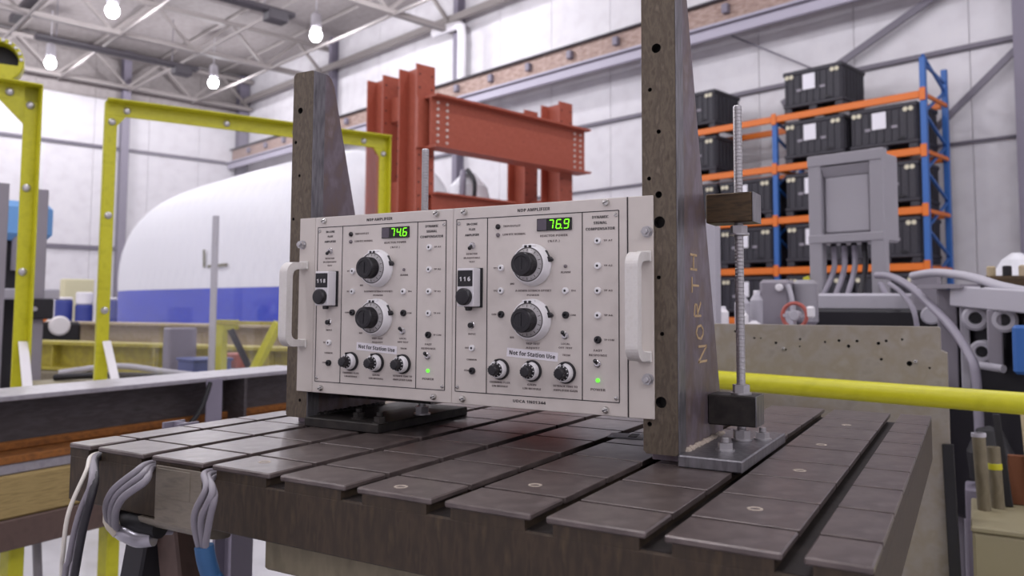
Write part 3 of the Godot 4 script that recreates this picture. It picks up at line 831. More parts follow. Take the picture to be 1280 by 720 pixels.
	single("support_post", B.new().hbeam(Vector3(-0.315, 0, -0.180), Vector3(-0.315, 0.842, -0.180), Vector3.RIGHT, 0.045, 0.045, 0.006, 0.005), M["column grey"], "slim grey steel post under the table, nearer of two", "post", Vector3.ZERO, 0.0, "grey posts under the table")

# ------------------------------------------------------------------ girder, timber and channel beyond the table's left end
func build_left_beams() -> void:
	var g := thing("steel_girder", "rusty grey I-section girder lying behind the table's left end", "steel girder", Vector3.ZERO)
	var z0 := 0.55
	var z1 := -1.55
	var zc := (z0 + z1) / 2
	var zl := z0 - z1
	part("top_flange", B.new().box(Vector3(-1.545, 0.8090, zc), Vector3(0.216, 0.0140, zl), 0.002), M["beam top"], g)
	part("web", B.new().box(Vector3(-1.545, 0.7300, zc), Vector3(0.0120, 0.1440, zl)), M["beam web"], g)
	part("bottom_flange", B.new().box(Vector3(-1.545, 0.6480, zc), Vector3(0.216, 0.0200, zl), 0.002), M["rust"], g)
	part("rust_line", B.new().box(Vector3(-1.535, 0.6700, zc), Vector3(0.030, 0.0240, zl - 0.01), 0.004), M["rust"], g)
	part("end_stiffener", B.new().box(Vector3(-1.490, 0.7300, -1.200), Vector3(0.100, 0.1440, 0.012)), M["beam web"], g)
	single("girder_packer", B.new().box(Vector3(-1.545, 0.6235, zc), Vector3(0.20, 0.0290, zl), 0.003), M["beam top"], "flat grey steel strip packed between girder and timber", "steel strip")
	single("timber_baulk", B.new().box(Vector3(-1.545, 0.5520, zc), Vector3(0.22, 0.1130, zl), 0.006), M["timber"], "long squared tan timber under the rusty girder", "timber")
	single("channel_beam", B.new().box(Vector3(-1.545, 0.4555, zc), Vector3(0.23, 0.0790, zl), 0.003), M["brown paint"], "brown painted steel beam carrying the timber", "steel beam")
	for z in [-0.495, -0.78]:
		single("yellow_stand", B.new().box(Vector3(-1.545, 0.208, z), Vector3(0.05, 0.416, 0.042), 0.004), M["yellow paint"], "yellow square stand under the brown beam, " + ("nearer, by the left edge" if z > -0.6 else "farther, behind the table legs"), "stand", Vector3.ZERO, 0.0, "yellow stands under the brown beam")
	single("prop_rod", B.new().cyl(Vector3(-1.60, 0.0, -0.62), Vector3(-1.62, 0.416, -0.60), 0.012, 12), M["machine grey"], "thin grey prop under the brown beam beside the yellow leg", "rod")
	var s := thing("girder_strap", "blue-grey strap hooked over the girder's far end with a black cable", "strap", Vector3.ZERO)
	part("strap_band", B.new().box(Vector3(-1.432, 0.735, -1.060), Vector3(0.006, 0.150, 0.065), 0.002), M["column grey"], s)
	part("black_cable", B.new().tube([Vector3(-1.428, 0.800, -1.040), Vector3(-1.420, 0.720, -1.000), Vector3(-1.428, 0.668, -0.960)], 0.008, 8, 5), M["rubber"], s)

# ------------------------------------------------------------------ the hall
func build_hall() -> void:
	var ul := -33.34
	var ur := 16.0
	var wf := -15.62
	var wn := 16.0
	var high := 11.4
	var uc := (ul + ur) / 2
	var wc := (wf + wn) / 2
	structure("floor", B.new().box(Vector3(uc, -0.15, wc), Vector3(ur - ul + 1.0, 0.3, wn - wf + 1.0)), M["floor paint"], "smooth light grey concrete floor of the test hall", "floor", Vector3.ZERO, HALL)
	var roof := structure("ceiling", B.new().box(Vector3(uc, high + 0.15, wc), Vector3(ur - ul + 1.0, 0.3, wn - wf + 1.0)), M["roof deck"], "grey metal roof deck of the hall above the trusses", "ceiling", Vector3.ZERO, HALL)
	var rib := B.new().box(Vector3.ZERO, Vector3(ur - ul, 0.10, 0.12), 0.02).mesh()
	for k in 12:
		part("deck_purlin", rib, M["truss paint"], roof, Vector3(uc, high - 0.07, wf + 1.3 + k * 2.6))
	var wr := structure("wall_right", B.new().box(Vector3(uc, high / 2, wf - 0.2), Vector3(ur - ul + 0.8, high, 0.3)), M["wall white"], "tall white panelled wall behind the crane beam and the storage rack", "wall", Vector3.ZERO, HALL)
	var up := B.new().box(Vector3.ZERO, Vector3(2.113, 3.93, 0.06), 0.006).mesh()
	var lo := B.new().box(Vector3.ZERO, Vector3(2.113, 7.45, 0.06), 0.006).mesh()
	for k in 23:
		var u := ul + 1.05 + k * 2.125
		part("wall_panel", up, M["wall white"], wr, Vector3(u, 9.44, wf - 0.03))
		part("wall_panel", lo, M["wall white"], wr, Vector3(u, 3.74, wf - 0.03))
	var fw := structure("wall_far", B.new().box(Vector3(ul - 0.2, high / 2, wc), Vector3(0.3, high, wn - wf + 0.8)), M["wall white"], "far white panelled end wall of the hall", "wall", Vector3.ZERO, HALL)
	var fp := B.new().box(Vector3.ZERO, Vector3(0.06, 1.93, 2.103), 0.006).mesh()
	var ft := B.new().box(Vector3.ZERO, Vector3(0.06, 2.11, 2.103), 0.006).mesh()
	var fl := B.new().box(Vector3.ZERO, Vector3(0.06, 7.25, 2.103), 0.006).mesh()
	for k in 15:
		var w := wf + 1.05 + k * 2.115
		part("wall_panel", fp, M["wall white"], fw, Vector3(ul - 0.03, 8.275, w))
		part("gable_panel", ft, M["roof deck"], fw, Vector3(ul - 0.03, 10.30, w))
		part("wall_panel", fl, M["wall white"], fw, Vector3(ul - 0.03, 3.65, w))
	structure("wall_near", B.new().box(Vector3(ur + 0.2, high / 2, wc), Vector3(0.3, high, wn - wf + 0.8)), M["wall white"], "white end wall behind the viewer's right side", "wall", Vector3.ZERO, HALL)
	structure("wall_left", B.new().box(Vector3(uc, high / 2, wn + 0.2), Vector3(ur - ul + 0.8, high, 0.3)), M["wall white"], "white long wall opposite the storage rack", "wall", Vector3.ZERO, HALL)
	# girts, columns and braces on the walls
	for g in [[5.86, "upper"], [4.09, "lower"]]:
		structure("trim_1" if g[0] > 5 else "trim_2", B.new().box(Vector3(uc, g[0], wf + 0.06), Vector3(ur - ul, 0.09 if g[0] > 5 else 0.045, 0.08), 0.008), M["girt grey"], g[1] + " horizontal grey rail running along the wall behind the storage rack", "wall rail", Vector3.ZERO, HALL)
	structure("trim_3", B.new().box(Vector3(ul + 0.06, 7.29, wc), Vector3(0.12, 0.12, wn - wf), 0.01), M["girt grey"], "high grey rail across the far end wall", "wall rail", Vector3.ZERO, HALL)
	structure("trim_4", B.new().box(Vector3(ul + 0.06, 3.22, wc), Vector3(0.12, 0.16, wn - wf), 0.01), M["girt grey"], "low grey rail across the far end wall, at the height of the tank", "wall rail", Vector3.ZERO, HALL)
	var cols := [[-25.6, "slim grey wall column rising behind the rounded bracket"], [-18.1, "grey wall column beside the white downpipe"], [-10.5, "grey wall column hidden behind the chalked bracket"], [-2.72, "grey wall column at the edge beyond the storage rack"]]
	for c in cols:
		single("wall_stanchion", B.new().hbeam(Vector3(c[0], 0, wf + 0.17), Vector3(c[0], high - 0.1, wf + 0.17), Vector3.BACK, 0.30, 0.22, 0.02, 0.014), M["column grey"], c[1], "wall column", Vector3.ZERO, HALL, "steel columns along the walls")
	for c in [[-10.35, "grey column on the far end wall, left of the tank's top"], [-15.35, "broad grey column in the far corner of the hall"]]:
		var b := B.new().hbeam(Vector3(ul + 0.22, 0, c[1 - 1]), Vector3(ul + 0.22, high - 0.1, c[0]), Vector3.RIGHT, 0.32, 0.30 if c[0] > -12 else 0.46, 0.02, 0.014)
		single("wall_stanchion", b, M["column grey"], c[1], "wall column", Vector3.ZERO, HALL, "steel columns along the walls")
	single("wall_brace", B.new().bar(Vector3(-7.2, 5.40, wf + 0.22), Vector3(-2.9, 7.50, wf + 0.22), 0.14, 0.05), M["girt grey"], "grey diagonal wall brace above the topmost black crate", "brace", Vector3.ZERO, HALL, "diagonal braces on the wall")
	single("wall_brace", B.new().bar(Vector3(-5.2, 3.45, wf + 0.22), Vector3(-2.5, 5.87, wf + 0.22), 0.12, 0.05), M["girt grey"], "grey diagonal wall brace right of the storage rack", "brace", Vector3.ZERO, HALL, "diagonal braces on the wall")
	single("wall_brace", B.new().bar(Vector3(-8.4, 7.2, wf + 0.20), Vector3(-6.3, 5.9, wf + 0.20), 0.04, 0.03), M["girt grey"], "thin wall brace falling towards the topmost black crate", "brace", Vector3.ZERO, HALL, "diagonal braces on the wall")
	single("downpipe", B.new().tube([Vector3(-18.9, 9.75, wf + 0.55), Vector3(-17.75, 9.72, wf + 0.55), Vector3(-17.52, 9.50, wf + 0.55), Vector3(-17.50, 8.6, wf + 0.55), Vector3(-17.50, 7.93, wf + 0.55)], 0.14, 14, 5), M["white pipe"], "white downpipe bent at the top beside the grey wall column", "pipe", Vector3.ZERO, HALL)
	# the crane runway
	var cr := thing("crane_runway", "long crane runway beam along the white wall, rust-tinted web and pale flanges", "crane beam", Vector3.ZERO, HALL)
	var wb := wf + 0.62
	part("runway_web", B.new().box(Vector3(uc, 7.60, wb), Vector3(ur - ul - 0.2, 0.56, 0.04)), M["crane web"], cr)
	part("top_flange", B.new().box(Vector3(uc, 7.90, wb), Vector3(ur - ul - 0.2, 0.05, 0.30), 0.01), M["heater dark"], cr)
	part("bottom_flange", B.new().box(Vector3(uc, 7.30, wb + 0.05), Vector3(ur - ul - 0.2, 0.06, 0.46), 0.01), M["crane flange"], cr)
	part("lower_channel", B.new().box(Vector3(uc, 7.12, wb + 0.18), Vector3(ur - ul - 0.2, 0.22, 0.10), 0.02), M["crane flange"], cr)
	var clip := B.new().box(Vector3.ZERO, Vector3(0.16, 0.22, 0.14), 0.02).mesh()
	for k in 22:
		part("rail_bracket", clip, M["column grey"], cr, Vector3(-31.5 + k * 1.55, 7.66, wb + 0.09))
	for k in 5:
		part("support_bracket", B.new().box(Vector3(-25.6 + k * 7.6, 6.95, wb - 0.2), Vector3(0.26, 0.34, 0.75), 0.02), M["column grey"], cr)
	# roof trusses
	var tr := thing("roof_truss", "", "roof truss", hall(-26.0, 0, 0), HALL, "roof trusses of the hall")
	var yb := 9.72
	var yt := 10.95
	part("bottom_chord", B.new().box(Vector3(0, yb, wc), Vector3(0.24, 0.16, wn - wf - 0.2), 0.02), M["truss paint"], tr)
	part("top_chord", B.new().box(Vector3(0, yt, wc), Vector3(0.22, 0.16, wn - wf - 0.2), 0.02), M["truss paint"], tr)
	var run := 2.6
	for k in 12:
		var a := wf + 0.2 + k * run
		part("web_member", B.new().bar(Vector3(0, yb, a), Vector3(0, yt, a + run / 2), 0.10, 0.10), M["truss paint"], tr)
		part("web_member", B.new().bar(Vector3(0, yt, a + run / 2), Vector3(0, yb, a + run), 0.10, 0.10), M["truss paint"], tr)
	tr.set_meta("label", "pale roof truss crossing above the farther pair of lamps and the tank")
	copy_of(tr, "roof_truss", "pale roof truss meeting the right wall beside the white downpipe", hall(-18.25, 0, 0), HALL)
	copy_of(tr, "roof_truss", "pale roof truss against the far end wall, lowest in view", hall(-32.6, 0, 0), HALL)
	for u in [-10.4, -2.6, 5.2, 13.0]:
		copy_of(tr, "roof_truss", "pale roof truss nearer than the photographed bays, above the frame", hall(u, 0, 0), HALL)
	for e in [[-5.2, "pale eaves strut along the right wall under the roof deck"], [0, ""]]:
		if e[1]:
			single("eaves_strut", B.new().box(Vector3(uc, 10.06, wf + 0.42), Vector3(ur - ul - 0.8, 0.22, 0.18), 0.02), M["truss paint"], e[1], "strut", Vector3.ZERO, HALL)
	for k in 4:
		var w := wf + 2.6 + k * 2.6
		single("bottom_tie", B.new().box(Vector3(uc, 9.66, w), Vector3(ur - ul - 0.6, 0.07, 0.07)), M["truss paint"], ["pale tie rail linking the trusses, nearest the right wall", "pale tie rail linking the trusses, second from the right wall", "pale tie rail linking the trusses, third from the right wall", "pale tie rail linking the trusses, fourth from the right wall"][k], "tie rail", Vector3.ZERO, HALL, "tie rails between roof trusses")
	for h in [[-26.8, -5.6, -10.7, "long dark tube heater hung between the two farther lamps"], [-19.6, -4.6, -10.5, "long dark tube heater hung left of the lamp over the rounded bracket"]]:
		var hb := thing("tube_heater", h[3], "heater", Vector3.ZERO, HALL, "tube heaters under the roof")
		part("heater_tube", B.new().box(Vector3(h[0], 9.30, (h[1] + h[2]) / 2), Vector3(0.34, 0.16, h[1] - h[2]), 0.04), M["heater dark"], hb)
		part("burner_box", B.new().box(Vector3(h[0], 9.16, h[2] + 0.55), Vector3(0.42, 0.34, 0.60), 0.03), M["heater dark"], hb)
		for z in [h[1] - 0.6, h[2] + 0.9]:
			part("hanger", B.new().cyl(Vector3(h[0], 9.3, z), Vector3(h[0], 10.9, z), 0.015, 6), M["girt grey"], hb)
	single("roof_duct", B.new().bar(Vector3(-27.6, 9.90, -5.20), Vector3(-20.5, 9.90, -5.10), 0.20, 0.30), M["heater dark"], "short dark duct crossing above the hoist at the upper left corner", "duct", Vector3.ZERO, HALL)

# ------------------------------------------------------------------ high bay lamps
func build_lamps() -> void:
	var t := thing("high_bay_lamp", "", "lamp", Vector3.ZERO, HALL, "high bay lamps under the roof")
	part("lamp_globe", B.new().lathe(Vector3.ZERO, Vector3.UP, [Vector2(0, -0.19), Vector2(0.10, -0.17), Vector2(0.16, -0.10), Vector2(0.185, 0.0), Vector2(0.17, 0.10), Vector2(0.10, 0.17), Vector2(0, 0.18)], 20), M["lamp globe"], t)
	part("ballast_housing", B.new().lathe(Vector3.ZERO, Vector3.UP, [Vector2(0, 0.20), Vector2(0.14, 0.20), Vector2(0.16, 0.28), Vector2(0.15, 0.66), Vector2(0.06, 0.74), Vector2(0, 0.74)], 16), M["lamp housing"], t)
	part("hanger_rod", B.new().cyl(Vector3(0, 0.74, 0), Vector3(0, 1.9, 0), 0.02, 8), M["lamp housing"], t)
	var spots := [[-23.2, -6.73, "glowing high bay lamp at the top edge, largest of the four in view"], [-20.9, -11.97, "glowing high bay lamp right above the rounded steel bracket"], [-30.1, -6.85, "glowing high bay lamp above the leftmost yellow frame post"], [-28.5, -12.0, "glowing high bay lamp lowest over the yellow frame's top rail"]]
	for u in [-15.6, -8.3, -1.0, 6.3, 13.5]:
		for w in [-12.0, -6.8, -1.6, 3.6, 8.8]:
			if w < -10.0 and u > -10.0:
				continue
			spots.append([u, w, "glowing high bay lamp above or behind the photographed view"])
	for u in [-28.5, -22.0]:
		for w in [-1.6, 3.6, 8.8]:
			spots.append([u, w, "glowing high bay lamp above or behind the photographed view"])
	for k in spots.size():
		var s: Array = spots[k]
		var o: Node3D = t
		if k > 0:
			o = t.duplicate()
			o.name = numbered("high_bay_lamp")
			add_child(o)
		o.position = hall(s[0], 9.42, s[1])
		o.set_meta("label", s[2])
	for o in get_children():
		if String(o.name).begins_with("high_bay_lamp"):
			var l := OmniLight3D.new()
			l.name = "lamp_light"
			l.light_color = Color(0.975, 0.97, 1.0)
			l.light_energy = LAMP_ENERGY
			l.light_size = 0.15
			l.omni_range = 60.0
			l.omni_attenuation = 2.0
			l.shadow_enabled = true
			o.add_child(l)

const LAMP_ENERGY := 1.8

# ------------------------------------------------------------------ storage rack with black crates
func build_storage() -> void:
	var wfr := -13.92
	var r := thing("pallet_rack", "tall blue and orange storage rack against the white wall, loaded with black crates", "storage rack", Vector3.ZERO, HALL)
	for u in [-3.86, -6.60, -9.34]:
		var tall := 5.36 if u > -5.0 else 4.76
		for w in [wfr, -15.0]:
			var p := part("upright", B.new().box(Vector3(u, tall / 2, w), Vector3(0.10, tall, 0.09), 0.01), M["rack blue"], r)
			if w == wfr:
				var br := B.new()
				for k in (5 if u > -5.0 else 4):
					var y := 0.4 + k * 1.0
					br.bar(Vector3(u, y, wfr), Vector3(u, y + 0.55, -15.0), 0.04, 0.04)
					br.bar(Vector3(u, y + 0.55, -15.0), Vector3(u, y + 1.0, wfr), 0.04, 0.04)
				br.bar(Vector3(u, tall - 0.1, wfr), Vector3(u, tall - 0.25, -15.0), 0.04, 0.04)
				part("frame_brace", br, M["rack blue"], p)
	for y in [4.71, 3.73, 2.71, 1.74, 0.76]:
		for w in [wfr + 0.03, -15.0]:
			for u in [-5.23, -7.97]:
				part("shelf_beam", B.new().box(Vector3(u, y, w), Vector3(2.64, 0.13, 0.06), 0.012), M["rack orange"], r)
		for u in [-3.86, -6.60]:
			part("beam_connector", B.new().box(Vector3(u, y, wfr + 0.06), Vector3(0.10, 0.22, 0.03), 0.008), M["rack orange"], r)
			part("cross_tie", B.new().box(Vector3(u + 0.03, y - 0.02, -14.46), Vector3(0.05, 0.07, 1.0), 0.01), M["rack orange"], r)
	# one crate, then a copy for each place
	var c := thing("black_crate", "", "crate", Vector3.ZERO, HALL, "black crates on the storage rack")
	var sh := B.new()
	sh.box(Vector3(0, 0.46, 0), Vector3(1.14, 0.68, 0.98), 0.02)
	part("crate_body", sh, M["bin black"], c)
	part("top_rim", B.new().box(Vector3(0, 0.775, 0), Vector3(1.19, 0.09, 1.03), 0.02), M["bin black"], c)
	part("bottom_rim", B.new().box(Vector3(0, 0.135, 0), Vector3(1.18, 0.07, 1.02), 0.015), M["bin black"], c)
	for x in [-0.50, 0.0, 0.50]:
		part("foot_runner", B.new().box(Vector3(x, 0.05, 0), Vector3(0.15, 0.10, 1.0), 0.01), M["bin black"], c)
	var rib := B.new().box(Vector3.ZERO, Vector3(0.03, 0.56, 0.03), 0.008).mesh()
	for k in 9:
		part("wall_rib", rib, M["bin black"], c, Vector3(-0.52 + k * 0.13, 0.45, 0.497))
	for k in 7:
		part("wall_rib", rib, M["bin black"], c, Vector3(0.577, 0.45, -0.42 + k * 0.14))
	part("paper_label", B.new().box(Vector3(-0.06, 0.56, 0.520), Vector3(0.24, 0.30, 0.006)), M["paper"], c)
	for x in [-0.50, -0.41, 0.39, 0.48]:
		part("dot_sticker", B.new().cyl(Vector3(x, 0.70, 0.512), Vector3(x, 0.70, 0.522), 0.042, 14), M["dot sticker"], c)
	for x in [-0.26, 0.20]:
		part("grey_mark", B.new().box(Vector3(x, 0.42, 0.516), Vector3(0.10, 0.05, 0.006)), M["machine grey"], c)
	part("corner_reflector", B.new().box(Vector3(0.30, 0.20, 0.525), Vector3(0.10, 0.04, 0.008)), M["machine dark"], c)
	var rows := [[4.78, "top shelf"], [3.80, "second shelf"], [2.78, "third shelf"], [1.81, "fourth shelf"], [0.83, "lowest shelf"]]
	var first := true
	for q in rows:
		for k in 4:
			var u: float = [-8.52, -7.27, -5.83, -4.55][k]
			if q[0] > 4.5 and (k == 1 or k == 3): continue
			if q[0] > 3.5 and q[0] < 4.5 and k == 1: continue
			var where: String = ["at its far end beside the bracket", "left of the middle blue upright", "right of the middle blue upright", "at the near end, by the right blue upright"][k]
			if q[0] > 4.5 and k == 2: where = "alone in the near bay"
			if q[0] > 4.5 and k == 0: where = "in the far bay, half hidden"
			var lab := "black crate on the rack's %s, %s" % [q[1], where]
			if first:
				first = false
				c.set_meta("label", lab)
				c.position = hall(u, q[0], wfr - 0.50)
			else:
				copy_of(c, "black_crate", lab, hall(u, q[0], wfr - 0.50), HALL)

# ------------------------------------------------------------------ red portal frame
func build_portal() -> void:
	var t := thing("portal_frame", "large red-brown steel portal frame with paired columns behind the rack", "portal frame", Vector3.ZERO, HALL)
	for w in [-5.17, -7.63]:
		for u in [-6.62, -7.30]:
			var col := part("column", B.new().hbeam(Vector3(u, 0, w), Vector3(u, 3.88, w), Vector3.RIGHT, 0.36, 0.27, 0.022, 0.016), M["red steel"], t)
			part("base_plate", B.new().box(Vector3(u, 0.02, w), Vector3(0.55, 0.04, 0.5), 0.005), M["red steel"], col)
			var bh := B.new()
			for k in 22:
				for s in [-0.09, 0.09]:
					bh.cyl(Vector3(u + 0.179, 0.4 + k * 0.16, w + s), Vector3(u + 0.182, 0.4 + k * 0.16, w + s), 0.013, 8)
			part("bolt_holes", bh, M["machine dark"], col)
	var b := part("cross_beam", B.new().hbeam(Vector3(-6.29, 3.18, -5.12), Vector3(-6.29, 3.18, -7.84), Vector3.UP, 0.62, 0.26, 0.026, 0.018), M["red steel"], t)
	for e in [-5.22, -5.36, -7.62, -7.74]:
		var bo := B.new()
		for k in 7:
			bo.cyl(Vector3(-6.281, 2.95 + k * 0.077, e), Vector3(-6.262, 2.95 + k * 0.077, e), 0.017, 8)
		part("bolt_row", bo, M["white paint mark"], b)
	part("end_plate", B.new().box(Vector3(-6.42, 3.18, -5.17), Vector3(0.03, 0.60, 0.28)), M["red steel"], b)
	part("lower_beam", B.new().hbeam(Vector3(-6.35, 2.23, -5.20), Vector3(-6.35, 2.23, -6.47), Vector3.UP, 0.26, 0.22, 0.02, 0.014), M["red steel"], t)
	for w in [-5.17, -7.63]:
		part("link_plate", B.new().box(Vector3(-6.96, 2.35, w), Vector3(0.34, 0.40, 0.03)), M["red steel"], t)
		part("link_plate", B.new().box(Vector3(-6.96, 3.45, w), Vector3(0.34, 0.30, 0.03)), M["red steel"], t)
	var wr := thing("wrapped_equipment", "white wrapped equipment with dark hoses, seen through the red portal frame", "wrapped equipment", hall(-8.50, 0, -7.62), HALL)
	part("wrap", B.new().lathe(Vector3.ZERO, Vector3.UP, [Vector2(0.42, 0), Vector2(0.45, 1.2), Vector2(0.42, 2.4), Vector2(0.30, 2.9), Vector2(0.1, 3.12), Vector2(0, 3.15)], 18), M["tarp white"], wr)
	part("hose", B.new().tube([Vector3(0.10, 3.15, 0.10), Vector3(0.40, 2.9, 0.22), Vector3(0.42, 2.5, 0.25), Vector3(0.46, 2.0, 0.22)], 0.035, 10, 5), M["machine dark"], wr)
	part("hose", B.new().tube([Vector3(0.05, 3.12, 0.15), Vector3(0.25, 2.9, 0.33), Vector3(0.30, 2.5, 0.38)], 0.05, 10, 5), M["column grey"], wr)

# ------------------------------------------------------------------ the covered tank
func build_tank() -> void:
	var t := thing("covered_tank", "huge long tank under a white cover with a blue band, behind the yellow frame", "tank", hall(0, 0, -5.67), HALL)
	var white := B.new()
	var blue := B.new()
	var rings := []
	var us := [-19.80, -19.76, -19.6, -19.25, -18.5, -17.9, -17.0, -15.8, -14.2, -12.5, -11.6, -10.6, -9.9, -9.5, -9.35]
	var grow := [0.05, 0.40, 0.66, 0.80, 0.88, 0.93, 0.965, 0.985, 1.0, 1.0, 1.0, 0.985, 0.90, 0.66, 0.05]
	# cross-section from the front foot over the crown to the back foot
	var sec := []
	for k in 8:
		sec.append(Vector2(1.55 + 0.02 * k / 7.0, 0.55 + 0.78 * k / 7.0))
	for k in 25:
		var a := PI * k / 24.0
		var c := cos(a)
		var s := sin(a)
		sec.append(Vector2(1.57 * signf(c) * pow(absf(c), 0.70), 1.33 + 2.40 * pow(absf(s), 0.78)))
	for k in 8:
		sec.append(Vector2(-1.57, 1.33 - 0.78 * k / 7.0))
	for i in us.size():
		var g: float = grow[i]
		var row := []
		for j in sec.size():
			var q: Vector2 = sec[j]
			var wob := 0.012 * sin(i * 1.7 + j * 0.9)
			row.append(Vector3(us[i], 0.55 + (q.y - 0.55) * (0.35 + 0.65 * g if q.y > 1.34 else 1.0), q.x * (0.25 + 0.75 * g) - 1.57 + wob))
		rings.append(row)
	for i in us.size() - 1:
		for j in sec.size() - 1:
			var b: B = blue if (j < 7 or j >= sec.size() - 8) else white
			var p: Array = [rings[i][j], rings[i + 1][j], rings[i + 1][j + 1], rings[i][j + 1]]
			var nn := []
			for q in [[i, j], [i + 1, j], [i + 1, j + 1], [i, j + 1]]:
				var ip := mini(q[0] + 1, us.size() - 1)
				var im := maxi(q[0] - 1, 0)
				var jp := mini(q[1] + 1, sec.size() - 1)
				var jm := maxi(q[1] - 1, 0)
				var du: Vector3 = rings[ip][q[1]] - rings[im][q[1]]
				var dj: Vector3 = rings[q[0]][jp] - rings[q[0]][jm]
				var m := du.cross(dj).normalized()
				if m.dot(rings[q[0]][q[1]] - Vector3(rings[q[0]][q[1]].x, 1.3, -1.57)) < 0.0:
					m = -m
				nn.append(m)
			b.tri(p[0], p[1], p[2], nn[0], nn[1], nn[2])
			b.tri(p[0], p[2], p[3], nn[0], nn[2], nn[3])
	for e in [0, us.size() - 1]:
		white.fan(rings[e], Vector3.LEFT if e == 0 else Vector3.RIGHT)
	part("white_cover", white, M["tarp white"], t)
	part("blue_band", blue, M["tarp blue"], t)
	var strap := B.new()
	strap.bar(Vector3(-13.75, 2.05, 0.022), Vector3(-13.72, 1.72, 0.024), 0.06, 0.02)
	strap.bar(Vector3(-13.55, 1.73, 0.024), Vector3(-12.75, 1.74, 0.024), 0.05, 0.02)
	part("tie_strap", strap, M["strap"], t)
	for u in [-18.2, -15.5, -12.8, -10.6]:
		part("cradle", B.new().box(Vector3(u, 0.275, -1.57), Vector3(0.30, 0.55, 2.9), 0.02), M["yellow old"], t)
	part("skid_rail", B.new().box(Vector3(-14.3, 0.50, -0.02), Vector3(9.6, 0.12, 0.14), 0.02), M["tan paint"], t)

